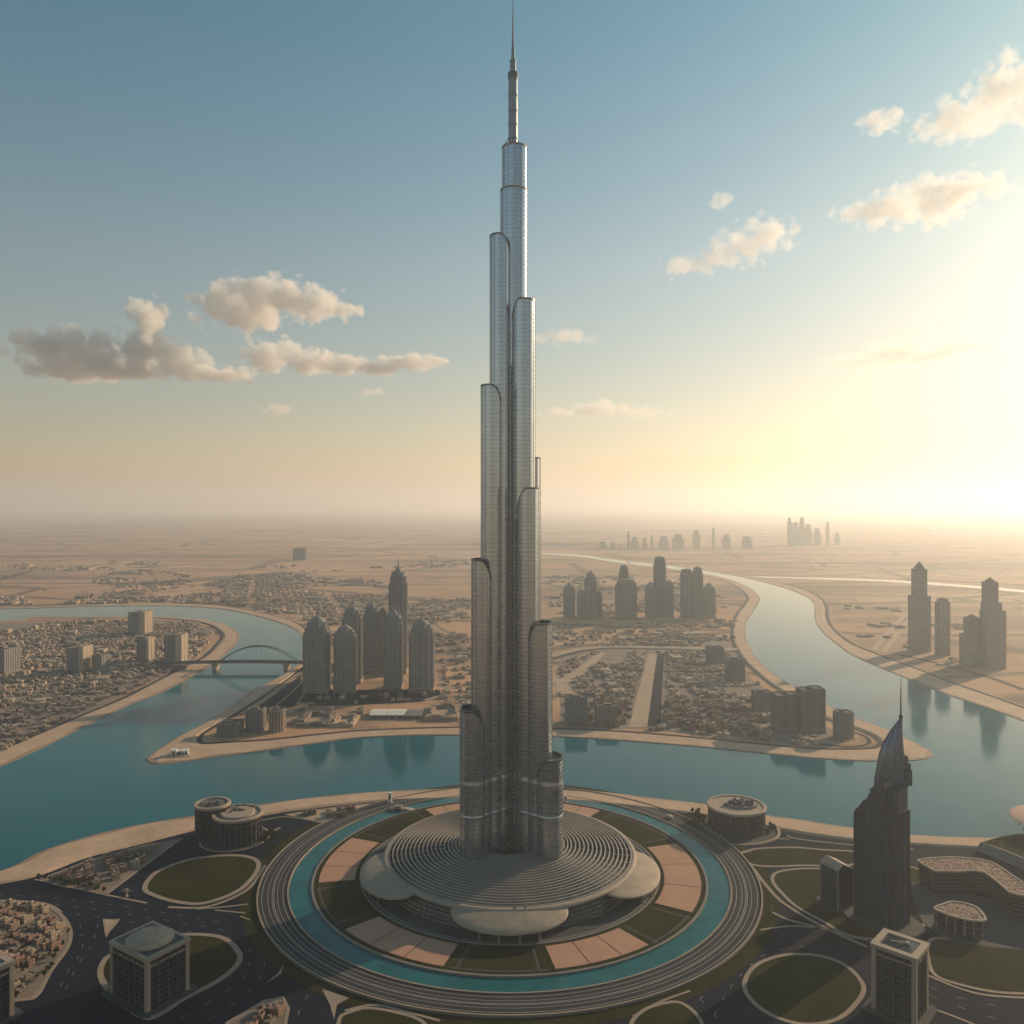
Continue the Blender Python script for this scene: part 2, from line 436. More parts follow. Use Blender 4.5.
# promenade roads that follow the beaches on the land side
def road_line(L, w, z=0.35, mat='road', name='road', kerb=None, lines=None):
    mb = MB()
    A, B = offset_line(L, w / 2), offset_line(L, -w / 2)
    mb.ribbon(B, A, z, z)
    mats = [M[mat]]
    if kerb:
        mats.append(M['kerb'])
        for s in (1, -1):
            p, q = offset_line(L, s * w / 2), offset_line(L, s * (w / 2 + kerb))
            if s > 0: p, q = q, p
            mb.ribbon(q, p, z + 0.12, z + 0.12, 1) if s < 0 else mb.ribbon(q, p, z + 0.12, z + 0.12, 1)
    if lines:
        mats.append(M['paint'])
        for off, lw in lines:
            mb.ribbon(offset_line(L, off - lw / 2), offset_line(L, off + lw / 2), z + 0.08, z + 0.08, len(mats) - 1)
    return struct(mb.build(name, mats))
def landside(L, R, d):
    return [R[i] + (R[i] - L[i]).normalized() * d for i in range(len(L))]
road_line(landside(CL, CR, 6)[24:], 8, 0.3)
road_line(landside(EL_, ER, 5.5)[24:], 8, 0.3)
road_line(landside(DL, DR, 8)[36:], 9, 0.3)
road_line(landside(DL, DR, 22)[60:], 4, 0.3, 'sandlot')
# water of the channels: one sheet between the traced shores
poly = AL + DL[::-1] + EL_[::-1] + CL
mb = MB(); mb.cap(poly, 0.22)
struct(mb.build('water', M['water']))
# far second waterway
L = px_line([(744, 576.2), (800, 577.2), (900, 580.6), (1024, 590), (1200, 606)]); R = px_line([(744, 577.2), (800, 578.8), (900, 582.6), (1024, 592.5), (1200, 609)])
mb = MB(); mb.ribbon(R, L, 0.3, 0.3); struct(mb.build('water', M['water']))

# far highways over the desert
for pts, w, mt in (([(-200, 560), (0, 557.5), (100, 556), (200, 555.4), (260, 557.5), (330, 559)], 45, 'dirt'), ([(-100, 584), (40, 580), (110, 574), (200, 571), (280, 569)], 14, 'dirt'),
                   ([(470, 640), (440, 628), (425, 610), (470, 600)], 12, 'dirt'),
                   ([(872, 652), (885, 636), (905, 615), (918, 600)], 14, 'sandlot'), ([(884, 652), (897, 634), (915, 612), (926, 598)], 14, 'sandlot'),
                   ([(1024, 690), (985, 676), (940, 664), (900, 655)], 14, 'road')):
    road_line(px_line(pts), w, 0.3, mt)

# ------------------------------------------------------------------ plaza island ground
mb = MB(); mb.cap([Vector((-900, 100)), Vector((900, 100))] + AR[::-1], 0.5)
struct(mb.build('road', M['asphalt']))

def patch(name, pts, mat, z=0.75, smooth=True, n=6, kerb=None, kmat='kerb', zk=0.85, kw2=None, soil=True):
    """flat patch with an optional raised kerb band around it"""
    L = px_line(pts, n, True, smooth)
    if area(L) < 0: L = L[::-1]
    if kerb:
        mb = MB()
        inn = offset_line(L, kerb, True)
        N = len(L)
        outw = L
        P = [(p.x, p.y, 0.45) for p in L] + [(p.x, p.y, zk + 0.1) for p in L] + [(p.x, p.y, zk + 0.1) for p in inn] + [(p.x, p.y, z - 0.2) for p in inn]
        fs = []
        for j in range(3):
            for i in range(N):
                i2 = (i + 1) % N
                fs.append((j * N + i, j * N + i2, (j + 1) * N + i2, (j + 1) * N + i))
        mb.add(P, fs, 0)
        struct(mb.build('pavement', M[kmat]))
        L = inn
    mb = MB(); mb.cap(L, z)
    o = mb.build(name, M[mat])
    return (struct(o) if mat != 'grass' else tag(o, kind='structure')), L

LAWN1 = [(142, 890), (149, 877), (162, 869), (188, 860), (219, 855.5), (246, 856), (260, 862), (258, 874), (240, 892), (205, 905), (176, 904), (152, 897)]
patch('lawn', LAWN1, 'grass', kerb=4.4)
LAWN2 = [(190, 934), (223, 937), (239, 949), (242, 962), (224, 980), (187, 1000), (149, 1021), (117, 1003), (98, 980), (101, 962), (114, 953), (150, 938)]
patch('lawn', LAWN2, 'grass', kerb=4.2)
LAWN3 = [(742, 985), (752, 967), (774, 957), (797, 954), (825, 957), (850, 968), (866, 988), (858, 1006), (838, 1022), (805, 1027), (772, 1018), (750, 1002)]
patch('lawn', LAWN3, 'grass', kerb=3.2)
LAWN4 = [(629, 1026), (640, 1012), (656, 1005), (677, 1002), (693, 1010), (704, 1026), (696, 1045), (665, 1055), (638, 1045)]
patch('lawn', LAWN4, 'grass', kerb=2.8)
LAWN5 = [(338, 1019), (350, 1012), (368, 1008), (398, 1012.5), (424, 1022), (430, 1040), (385, 1052), (340, 1040)]
patch('lawn', LAWN5, 'grass', kerb=2.8)
LAWN6 = [(737, 857), (752, 849.5), (791, 847.5), (824, 850), (858, 852.5), (862, 862), (850, 866.5), (824, 867.3), (803, 867), (775, 868), (752, 866)]
patch('lawn', LAWN6, 'grass', kerb=3.2)
LAWN7 = [(771, 882), (776, 872.5), (803, 868.7), (840, 869.2), (880, 868), (915, 868), (932, 885), (930, 915), (922, 930), (895, 940), (862, 940), (842, 935), (824, 924), (797, 909), (783, 897)]
patch('lawn', LAWN7, 'grass', kerb=3.2)
LAWN8 = [(926, 944), (940, 938), (985, 946), (1030, 950), (1080, 955), (1100, 985), (1060, 997), (1024, 996), (994, 994), (961, 987), (936, 978), (927, 965)]
patch('lawn', LAWN8, 'grass', kerb=3.0, smooth=True)
BLOCK1 = [(40, 879.5), (88, 861), (146, 845.5), (184, 838.5), (146, 866), (108, 894.5), (58, 887)]
_, B1 = patch('town_ground', BLOCK1, 'dirt', kerb=2.6, smooth=False)
BLOCK2 = [(-90, 903), (0, 901), (44, 905), (61.5, 914), (72, 929), (70, 947), (53, 971), (38, 997), (15, 1003), (-60, 1010)]
_, B2 = patch('town_ground', BLOCK2, 'dirt', kerb=3.2)
BLOCK3 = [(225, 1024), (263, 1001.5), (284, 997.5), (290, 1009), (286, 1030), (250, 1052)]
_, B3 = patch('town_ground', BLOCK3, 'dirt', kerb=2.4, smooth=False)
BLOCK4 = [(284, 815), (318, 810), (350, 806), (378, 803.5), (360, 815), (345, 821), (325, 823), (300, 819)]
_, B4 = patch('town_ground', BLOCK4, 'sandlot', kerb=2.0, smooth=False)
patch('traffic_island', [(102.5, 920), (120, 920), (112, 930), (105.5, 939)], 'sandlot', kerb=1.6, smooth=False)
patch('traffic_island', [(322, 990), (349, 999), (337, 1006), (334, 1021), (330, 1006)], 'kerb', z=0.8, smooth=False)
patch('traffic_island', [(284, 965), (281, 975), (265, 985), (278, 974)], 'kerb', z=0.8, smooth=False)
# kerb-side pavements and splitter strips (centre line in the picture, width in metres)
for pts, w in (([(0, 901), (44, 904), (62, 913)], 2.0), ([(35, 880), (108, 896), (147, 904)], 2.2), ([(168, 908), (205, 908), (236, 897), (252, 886), (266, 866)], 3.0),
               ([(196, 910), (222, 908), (248, 905)], 1.8), ([(215, 911), (236, 913), (246, 914)], 1.6), ([(240, 917), (250, 921)], 1.4),
               ([(772, 913), (790, 921), (830, 931), (868, 941)], 2.6), ([(760, 931), (790, 927), (826, 929)], 2.2),
               ([(735, 851), (752, 868), (766, 886), (785, 905), (826, 929), (868, 948)], 3.2), ([(700, 849), (735, 854), (752, 851)], 2.6),
               ([(736, 833.5), (760, 838), (790, 840)], 2.0), ([(787, 836.5), (800, 840), (855, 846), (914, 850)], 2.2),
               ([(633, 1018), (660, 1003), (690, 992)], 2.0), ([(345, 1012), (375, 1006), (410, 1014), (440, 1022)], 2.4),
               ([(927, 976), (961, 990), (994, 997), (1060, 1000)], 2.4), ([(926, 1008), (950, 1016), (985, 1030)], 2.0),
               ([(208, 842), (240, 846), (262, 838), (280, 828)], 2.4), ([(258, 822), (284, 817.5), (316, 822), (330, 826), (350, 823), (372, 812), (390, 804)], 2.2)):
    L = px_line(pts)
    mb = MB(); A, B = offset_line(L, w / 2), offset_line(L, -w / 2)
    mb.ribbon(B, A, 0.9, 0.9); mb.ribbon(A, A, 0.9, 0.5); mb.ribbon(B, B, 0.5, 0.9)
    struct(mb.build('pavement', M['kerb']))
# thin road paint: lane dashes along the main roads
mb = MB()
def dashes(pts, dash=5.0, gap=13.0, w=0.35, z=0.62):
    L = px_line(pts, 12)
    acc = 0.0; on = True; seg = [L[0]]
    for i in range(1, len(L)):
        a, b = L[i - 1], L[i]; d = (b - a).length; t = 0.0
        while acc + (d - t) > (dash if on else gap):
            t += (dash if on else gap) - acc; p = a + (b - a) * (t / d)
            if on and len(seg) > 0:
                q = seg[0]; u = (p - q).normalized(); nn = Vector((-u.y, u.x)) * w / 2
                mb.add([(*(q - nn), z), (*(p - nn), z), (*(p + nn), z), (*(q + nn), z)], [(0, 1, 2, 3)])
            acc = 0.0; on = not on; seg = [p]
        acc += d - t
for k in (0, 7, 14):
    dashes([(-40, 893 + k), (60, 899 + k), (150, 911 + k * 1.05), (230, 925 + k)])
dashes([(98, 925), (92, 945), (78, 965), (68, 985), (60, 1000)]); dashes([(80, 925), (82, 950), (66, 975), (56, 1000)])
dashes([(250, 950), (246, 975), (222, 995), (180, 1020)]); dashes([(264, 950), (262, 975), (240, 1000), (205, 1024)])
dashes([(700, 1000), (725, 972), (770, 945), (830, 940), (870, 955)]); dashes([(715, 1015), (733, 985), (762, 957), (800, 947), (840, 950)])
dashes([(700, 1000), (712, 1012), (720, 1024)]); dashes([(930, 988), (965, 1000), (1024, 1012)]); dashes([(930, 996), (965, 1010), (1010, 1024)])
dashes([(290, 960), (310, 985), (300, 1010), (296, 1024)])
struct(mb.build('road_marking', M['paint']))

# ------------------------------------------------------------------ ring road, moat and plaza
RC = (-2.0, 791.0)
mb = MB()
mb.wall(231, 0.3, 2.6, c=RC, mi=1); mb.annulus(229.6, 231, 2.6, c=RC, mi=2); mb.annulus(205, 229.6, 1.7, c=RC, mi=0)
mb.wall(229.6, 1.7, 2.6, c=RC, mi=1); mb.annulus(203.6, 205, 2.3, c=RC, mi=2); mb.wall(205, 1.7, 2.3, c=RC, mi=1); mb.wall(203.6, 0.3, 2.3, c=RC, mi=2)
for r, w in ((208.6, .45), (213.2, .4), (216.4, .5), (217.8, .5), (221.4, .4), (226.4, .45)):
    mb.annulus(r - w / 2, r + w / 2, 1.78, 256, c=RC, mi=3)
struct(mb.build('ring_road', [M['road'], M['concrete'], M['kerb'], M['paint']]))
mb = MB(); mb.annulus(231, 244, 0.72, c=RC); tag(mb.build('lawn', M['grass']), kind='structure')
mb = MB(); mb.annulus(184, 203.6, 1.0, c=RC); struct(mb.build('water', M['moat']))
mb = MB(); mb.annulus(182, 184, 2.4, c=RC, mi=0); mb.wall(184, 0.3, 2.4, c=RC, mi=0); mb.annulus(141, 182, 1.9, c=RC, mi=1); mb.wall(182, 1.9, 2.4, c=RC, mi=0)
struct(mb.build('plaza_lawn', [M['concrete'], M['grass']]))
mb = MB(); mb.annulus(119, 139.2, 2.1, c=RC, mi=0); mb.annulus(139.2, 141, 2.5, c=RC, mi=1); mb.wall(141, 1.6, 2.5, c=RC, mi=1); mb.wall(139.2, 2.1, 2.5, c=RC, mi=1)
mb.annulus(136.2, 136.8, 2.18, c=RC, mi=2)
struct(mb.build('pavement', [M['paving'], M['concrete'], M['paint']]))
# rose paving panels (angle from +X, degrees) with seams
def ang(px, py):
    p = W(px, py); return math.degrees(atan2(p.y - RC[1], p.x - RC[0])) % 360
for a0, a1 in ((55, 78), (102, 123), (157, 191), (221, 254), (281, 308), (330, 378)):
    mb = MB()
    A0, A1 = radians(a0), radians(a1)
    def sector(r0, r1, q0, q1, z, mi, n=10):
        mb.annulus(r0, r1, z, n, q0, q1, RC, mi)
    nseg = 3; g = 0.0035
    for k in range(nseg):
        q0 = A0 + (A1 - A0) * k / nseg + g; q1 = A0 + (A1 - A0) * (k + 1) / nseg - g
        sector(145, 177.5, q0, q1, 2.35, 0)
    sector(144.4, 178.1, A0, A1, 2.2, 1, 30)
    mb.wall(144.4, 1.8, 2.2, 30, A0, A1, RC, 1); mb.wall(178.1, 1.8, 2.2, 30, A0, A1, RC, 1)
    struct(mb.build('paved_panel', [M['tile'], M['tile2']]))
# darker footpaths in the green wedges
mb = MB()
for a0, a1 in ((123, 157), (191, 221), (254, 281), (308, 330), (18, 55)):
    for f in (0.12, 0.86):
        a = radians(a0 + (a1 - a0) * f)
        mb.annulus(145, 180, 2.0, 4, a - 0.006, a + 0.006, RC)
    mb.annulus(176, 178, 2.02, 20, radians(a0 + 1.5), radians(a1 - 1.5), RC)
struct(mb.build('footpath', M['paving']))

# ------------------------------------------------------------------ the great tower
TX, TY = 1.0, 791.0
def tz(py, Y=TY): return H + (YH - py) * Y / F
def tx(px, Y=TY): return (px - 512.0) / F * Y - TX

def curtain():
    t = NT('tower_glass')
    c = t.coord("Object")
    sp = t.new("ShaderNodeSeparateXYZ"); t.link(c, sp.inputs[0])
    zi = t.math('FLOOR', t.math('DIVIDE', sp.outputs[2], 4.0))
    hx = t.math('FLOOR', t.math('DIVIDE', t.math('ADD', sp.outputs[0], t.math('MULTIPLY', sp.outputs[1], 0.6)), 1.6))
    cb = t.new("ShaderNodeCombineXYZ"); t.link(hx, cb.inputs[0]); t.link(zi, cb.inputs[1])
    w = t.new("ShaderNodeTexWhiteNoise", noise_dimensions='2D'); t.link(cb.outputs[0], w.inputs[0])
    n = t.mapr(t.noise(c, 0.02, 4, 0.6), 0.35, 0.65)
    f = t.math('ADD', t.math('MULTIPLY', w.outputs[0], 0.35), t.math('MULTIPLY', n, 0.65))
    t.set(t.mix(f, (0.43, 0.49, 0.55), (0.51, 0.575, 0.64)), t.mapr(w.outputs[0], 0, 1, 0.22, 0.27), 0.94, 0.5)
    return t.m
M['tglass'] = curtain()
M['tsteel'] = plain('tower_spandrel', (0.45, 0.50, 0.55), 0.29, 0.94, 0.01, 0.08)
M['tband'] = plain('tower_band', (0.22, 0.20, 0.185), 0.6, 0.0, 0.05, 0.1)
M['tfin'] = plain('tower_fin', (0.30, 0.31, 0.33), 0.3, 0.8, 0.05, 0.12)

M['tdark'] = plain('tower_trim_shade', (0.10, 0.11, 0.125), 0.4, 0.75, 0.05, 0.2)  # dark edge trim, and shade painted into the seams between shafts
BANDS = (62.0, 91.0)
def lobe(name, cx, cy, a, b, top, parent, side=0, drop=0.0, flat=0.0, z0=8.0, nexp=2.25, fin=4):
    """rounded shaft; side -1/+1: the roof edge sweeps down in a quarter ellipse towards the inner side"""
    n = 48
    plan = []
    for k in range(n):
        t = 2 * pi * k / n
        c, s = cos(t), sin(t)
        plan.append((abs(c) ** (2 / nexp) * (1 if c >= 0 else -1), abs(s) ** (2 / nexp) * (1 if s >= 0 else -1)))
    def ztop(u):
        if side == 0: return top
        q = (-side * u - flat) / (1 - flat)
        if q <= 0: return top
        return top - drop * (1 - sqrt(max(0.0, 1 - min(1.0, q) ** 2)))
    zt = [ztop(p[0]) for p in plan]
    levels = []
    z = z0
    while z < top:
        levels += [(z, 0.0, 0), (z + 2.95, 0.0, 1), (z + 2.95, 0.07, 1), (z + 4.0, 0.07, 1), (z + 4.0, 0.0, 0)]
        z += 4.0
    levels.append((top, 0.0, 0))
    out = []
    for (zz, o, m) in levels:
        for bz in BANDS:
            if bz - 0.1 < zz < bz + 1.2 and name != 'core': o, m = 0.4, 2
        out.append((zz, o, m))
    mb = MB()
    rows = []
    P = []
    for (zz, o, m) in out:
        P += [(cx + p[0] * (a + o), cy + p[1] * (b + o), min(zz, zt[i])) for i, p in enumerate(plan)]
    fs, ms = [], []
    for j in range(len(out) - 1):
        for k in range(n):
            k2 = (k + 1) % n
            if out[j][0] >= zt[k] - 1e-4 and out[j][0] >= zt[k2] - 1e-4: continue
            q = [j * n + k, j * n + k2, (j + 1) * n + k2, (j + 1) * n + k]
            za, zb = P[q[0]][2], P[q[3]][2]
            if abs(P[q[0]][2] - P[q[3]][2]) < 1e-4 and abs(P[q[1]][2] - P[q[2]][2]) < 1e-4 and abs(out[j][1] - out[j + 1][1]) < 1e-4: continue
            mi = 2 if (out[j][2] == 2 and out[j + 1][2] == 2) else (0 if (out[j][2] == 0 and out[j + 1][2] == 1 and out[j][1] == 0) else 1)
            fs.append(q); ms.append(mi)
    o = len(mb.v)
    mb.v += P
    for f, m in zip(fs, ms): mb.f.append(f); mb.m.append(m); mb.sm.append(False)
    # roof edge trim, parapet and sunken roof
    R0 = [(cx + p[0] * (a + .5), cy + p[1] * (b + .5), zt[i] - 1.2) for i, p in enumerate(plan)]
    R1 = [(cx + p[0] * (a + .5), cy + p[1] * (b + .5), zt[i] + .4) for i, p in enumerate(plan)]
    R2 = [(cx + p[0] * (a - 1.2), cy + p[1] * (b - 1.2), zt[i] + .4) for i, p in enumerate(plan)]
    R3 = [(cx + p[0] * (a - 1.2), cy + p[1] * (b - 1.2), zt[i] - 3.0) for i, p in enumerate(plan)]
    mb.add(R0 + R1 + R2 + R3, [(j * n + k, j * n + (k + 1) % n, (j + 1) * n + (k + 1) % n, (j + 1) * n + k) for j in range(3) for k in range(n)], 5 if side else 2)
    half = n // 2
    mb.add(R3, [(i, i + 1, (n - i - 1) % n, (n - i) % n) for i in range(0, half)], 3)
    if side:   # dark strip painting crease shade where the shaft meets the one behind
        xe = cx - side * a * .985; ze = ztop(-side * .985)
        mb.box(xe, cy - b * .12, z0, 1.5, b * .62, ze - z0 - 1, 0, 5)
    # vertical fins
    if fin:
        for k in range(0, n, fin):
            p = plan[k]; t0 = Vector((p[0] * a, p[1] * b)); nn = Vector((p[0] / a, p[1] / b)).normalized(); tt = Vector((-nn.y, nn.x))
            top_ = zt[k] - 1.3
            z_ = z0
            q = [t0 + tt * .22 - nn * .2, t0 - tt * .22 - nn * .2, t0 - tt * .18 + nn * .4, t0 + tt * .18 + nn * .4]
            PP = [(cx + e.x, cy + e.y, z_) for e in q] + [(cx + e.x, cy + e.y, top_) for e in q]
            mb.add(PP, [(i, 4 + i, 4 + (i + 1) % 4, (i + 1) % 4) for i in range(4)] + [(4, 5, 6, 7)], 4)
    return mb.build(name, [M['tglass'], M['tsteel'], M['tband'], M['roofgrey'], M['tfin'], M['tdark']], parent)

def great_tower():
    root = thing('skyscraper', 'very tall silver stepped skyscraper with a needle spire rising from the round podium', 'skyscraper', (TX, TY, 0))
    # core drum and upper drums
    lobe('core', tx(514.5), 2, 11.6, 11.6, tz(147), root, nexp=2.1, fin=4)
    lobe('collar_shaft', tx(513.8), 1.5, 12.6, 12.4, tz(190), root, nexp=2.1, fin=4)
    def side(pl, ps, ptop, cy, b, drop, sgn, flat=0.0, nexp=2.2):
        Y = TY + cy
        xl, xr = tx(pl, Y), tx(ps, Y)
        lobe('tier', (xl + xr) / 2, cy, abs(xr - xl) / 2, b, tz(ptop, Y), root, sgn, drop, flat, nexp=nexp)
    side(490, 511, 237, -4, 13, 28, -1, -0.1)
    side(481, 502.5, 386, -10, 14, 26, -1, -0.1)
    side(471.5, 493, 559, -16, 15, 36, -1, -0.2)
    side(460, 487, 708, -22, 16, 36, -1, -0.1)
    side(511, 535, 301, -5, 13, 34, 1, 0.25)
    side(516, 539.5, 488, -11, 14, 34, 1, 0.05)
    side(526.5, 552, 622, -17, 15, 32, 1, 0.05)
    side(535, 563, 756, -23, 16, 30, 1, -0.05)
    side(524, 540.5, 458, 10, 12, 0, 0)
    # rear wing, seen from the sides only
    for cy, b, top in ((14, 13, 640), (22, 14, 500), (30, 15, 345), (38, 15, 190)):
        lobe('tier', 1.2, cy, 11.2, b, top, root, 0)
    # dark strip painting crease shade between the front wings, plus thin glass fin
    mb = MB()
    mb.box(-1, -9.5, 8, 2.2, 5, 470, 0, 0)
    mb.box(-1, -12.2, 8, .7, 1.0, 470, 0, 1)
    mb.build('crease_shade', [M['tdark'], M['glassdark']], root)
    # spire
    mb = MB()
    z1 = tz(147)
    def R(px): return px * TY / F
    prof = [(R(9.5), z1), (R(9.5), z1 + 1.5), (R(5), z1 + 3.5)]
    z = z1 + 3.5
    for py in (138, 124, 110, 95, 78):
        zt = tz(py)
        prof += [(R(4.6), z), (R(4.5), zt - 1.2), (R(5.1), zt - 1.0), (R(5.1), zt), (R(4.5), zt + .2)]
        z = zt + .2
    prof += [(R(4.2), tz(76)), (R(4.2), tz(72)), (R(3.1), tz(71)), (R(3.0), tz(62)), (R(3.4), tz(61.5)), (R(3.4), tz(60)), (R(1.9), tz(58.5)), (R(1.7), tz(52)), (R(1.1), tz(40)), (R(.8), tz(22)), (R(.45), tz(8)), (R(.25), tz(-8)), (0.02, tz(-10))]
    sx = tx(513)
    mb.lathe(prof, 20, 0, (sx, 1), False)
    sp = mb.build('spire', [M['spire']], root)
    for py in (74, 77):
        mb = MB(); mb.lathe([(R(4.9), tz(py)), (R(5.3), tz(py) + .3), (R(5.3), tz(py) + 1.4), (R(4.9), tz(py) + 1.6)], 20, 0, (sx, 1), False)
        mb.build('collar', [M['dsteel']], sp)
    for k in range(6):
        a = k * pi / 3 + .3
        mb = MB(); mb.tube((sx + R(9) * cos(a), 1 + R(9) * sin(a), z1 + 1), (sx + R(4.6) * cos(a), 1 + R(4.6) * sin(a), z1 + 9), .45, .25)
        mb.build('strut', [M['dsteel']], sp)
great_tower()

# ------------------------------------------------------------------ podium
def podium():
    root = thing('podium', 'round podium hall with a ridged dark dome roof and pale lens canopies', 'podium building', (RC[0], RC[1], 0))
    mb = MB()
    def zr(r): return 18.6 + 8.0 * (1 - (r / 118.0) ** 2)
    r = 115.0
    mb.lathe([(115, 17.2), (114.8, zr(115) - 1.3), (90, zr(90) - 1.3), (60, zr(60) - 1.3), (20, zr(20) - 1.3)], 160, 1)
    k = 0
    while r > 30:
        z = zr(r); w = 1.0
        prof = [(r, z - 1.4), (r, z + .7), (r - w, z + .9), (r - w, z - 1.3)]
        mb.lathe(prof, 160, 0, smooth=False, close_top=False)
        r -= 4.0 if r > 60 else 3.4
    for i in range(48):
        a = 2 * pi * i / 48
        p0 = (117 * cos(a), 117 * sin(a), zr(117) - .2); p1 = (36 * cos(a), 36 * sin(a), zr(36) - .2)
        mb.tube(p0, p1, .32, .32, 4, 0)
    # a glazed walkway seam down the front
    for da in (-.02, .055):
        a = -pi / 2 + da + 0.06
        mb.tube((117 * cos(a), 117 * sin(a), zr(117) + .6), (45 * cos(a), 45 * sin(a), zr(45) + .6), .4, .4, 4, 2)
    mb.build('roof', [plain('dome_slat', (0.34, 0.31, 0.28), 0.45, 0.3, 0.05, 0.2), plain('dome_gap', (0.03, 0.03, 0.035), 0.8), M['tband']], root)
    mb = MB(); mb.lathe([(114.5, 15.8), (119.0, 16.2), (119.6, 17.2), (119.0, 18.4), (115.6, 19.4), (114.6, 18.2)], 192, 0, close_top=False)
    mb.build('rim', [plain('rim_stone', (0.36, 0.29, 0.225), .7, 0, .06, .2)], root)
    # drum wall with floor slabs and mullions
    mb = MB()
    mb.lathe([(121, 1.9), (115, 16.8)], 160, 0, smooth=True, close_top=False)
    q = lambda z: 121 - 6 * (z - 1.9) / 14.9
    for z in (4.2, 7.2, 10.2, 13.2):
        mb.lathe([(q(z), z), (q(z) + 1.5, z), (q(z) + 1.5, z + .6), (q(z), z + .6)], 160, 1, smooth=False, close_top=False)
    for i in range(120):
        a = 2 * pi * i / 120
        mb.tube((121.6 * cos(a), 121.6 * sin(a), 1.9), (116.2 * cos(a), 116.2 * sin(a), 15.6), .35, .35, 4, 1)
    mb.build('drum_wall', [M['glassdark'], M['pier']], root)
    mb = MB(); mb.annulus(114, 124, 2.2, mi=0); mb.build('terrace', [M['paving']], root)
    # canopies
    for deg in (270, 203, -22, 90):
        a = radians(deg)
        mb = MB()
        n = 64
        ra, ta = 29.0, 47.0
        prof = ((1.0, 11.2), (1.02, 11.6), (1.02, 12.6), (1.0, 13.0), (.85, 13.8), (.5, 15.6), (.2, 16.2))
        P = []
        for (s, z) in prof:
            for k in range(n):
                t = 2 * pi * k / n
                u = (abs(cos(t)) ** 1.0) * (1 if cos(t) >= 0 else -1) * ra * s + 113
                v = sin(t) * ta * s
                u = max(u, sqrt(max(0.0, 116.5 ** 2 - v * v)))
                P.append((u * cos(a) - v * sin(a), u * sin(a) + v * cos(a), z + 2.2 - (u - 118) * .14))
        mb.add(P, [(j * n + k, j * n + (k + 1) % n, (j + 1) * n + (k + 1) % n, (j + 1) * n + k) for j in range(len(prof) - 1) for k in range(n)], 0, True)
        mb.add(P[-n:], [tuple(range(n))], 0)
        mb.add(P[:n], [tuple(range(n))[::-1]], 0)
        cp = mb.build('canopy', [plain('canopy_shell', (0.36, 0.285, 0.215), 0.7, 0, 0.09, 0.28, 0.15)] if deg == 270 else [bpy.data.materials['canopy_shell']], root)
        for t in (-.6, -.2, .2, .6):
            u = 113 + ra * cos(t) * .86; v = ta * sin(t) * .9
            x, y = u * cos(a) - v * sin(a), u * sin(a) + v * cos(a)
            m2 = MB(); zc = 13.2 - (u - 118) * .14
            m2.lathe([(1.3, 1.9), (1.0, 3.0), (.9, zc - 1.5), (1.6, zc)], 10, 0, (x, y), close_top=False)
            m2.build('column', [M['concrete']], cp)
    # podium lobby drum under the tower
    mb = MB(); mb.lathe([(52, 15), (52, 21.5), (48, 22.2)], 64, 0); mb.build('plinth', [M['dsteel']], root)
podium()

# ------------------------------------------------------------------ general building maker
def rect(w, d, ch=0.0):
    w, d = w / 2, d / 2
    if ch <= 0: return [(-w, -d), (w, -d), (w, d), (-w, d)]
    return [(-w + ch, -d), (w - ch, -d), (w, -d + ch), (w, d - ch), (w - ch, d), (-w + ch, d), (-w, d - ch), (-w, -d + ch)]
def scale_poly(p, s, t=None): return [(x * s, y * (s if t is None else t)) for x, y in p]

def parapet(mb, plan, z, hgt=1.4, th=0.8, mi=0, roof=1):
    """raised rim round a flat roof; the roof lies inside it"""
    w = max(abs(p[0]) for p in plan); d = max(abs(p[1]) for p in plan)
    inn = [(p[0] * (w - th) / w, p[1] * (d - th) / d) for p in plan]
    n = len(plan)
    P = [(p[0], p[1], z) for p in plan] + [(p[0], p[1], z + hgt) for p in plan] + [(p[0], p[1], z + hgt) for p in inn] + [(p[0], p[1], z + .05) for p in inn]
    mb.add(P, [(j * n + k, j * n + (k + 1) % n, (j + 1) * n + (k + 1) % n, (j + 1) * n + k) for j in range(3) for k in range(n)], mi)
    mb.cap(inn, z + .05, roof)

def piers(mb, plan, z0, z1, every, wd, out, mi):
    n = len(plan)
    for i in range(n):
        a, b = Vector(plan[i]), Vector(plan[(i + 1) % n])
        L = (b - a).length
        if L < every * .6: continue
        k = max(1, round(L / every)); u = (b - a).normalized(); nn = Vector((u.y, -u.x))
        for j in range(k + 1):
            p = a + u * (L * j / k) + nn * (out / 2 - .05)
            mb.box(p.x, p.y, z0, wd, out, z1 - z0, atan2(u.y, u.x), mi)

def shaft_part(root, name, plan, z0, z1, mat, pier=None, pmat=None, flat_roof=True, rim=1.4):
    mb = MB()
    n = len(plan)
    if area(plan) < 0: plan = plan[::-1]
    P = [(p[0], p[1], z0) for p in plan] + [(p[0], p[1], z1) for p in plan]
    mb.add(P, [(i, (i + 1) % n, n + (i + 1) % n, n + i) for i in range(n)], 0)
    if flat_roof: parapet(mb, plan, z1, rim, .9, 1, 2)
    else: mb.cap(plan, z1, 1)
    if pier: piers(mb, plan, z0, z1 + .5, pier[0], pier[1], pier[2], 1)
    return mb.build(name, [mat, pmat or M['concrete'], M['roofgrey']], root)

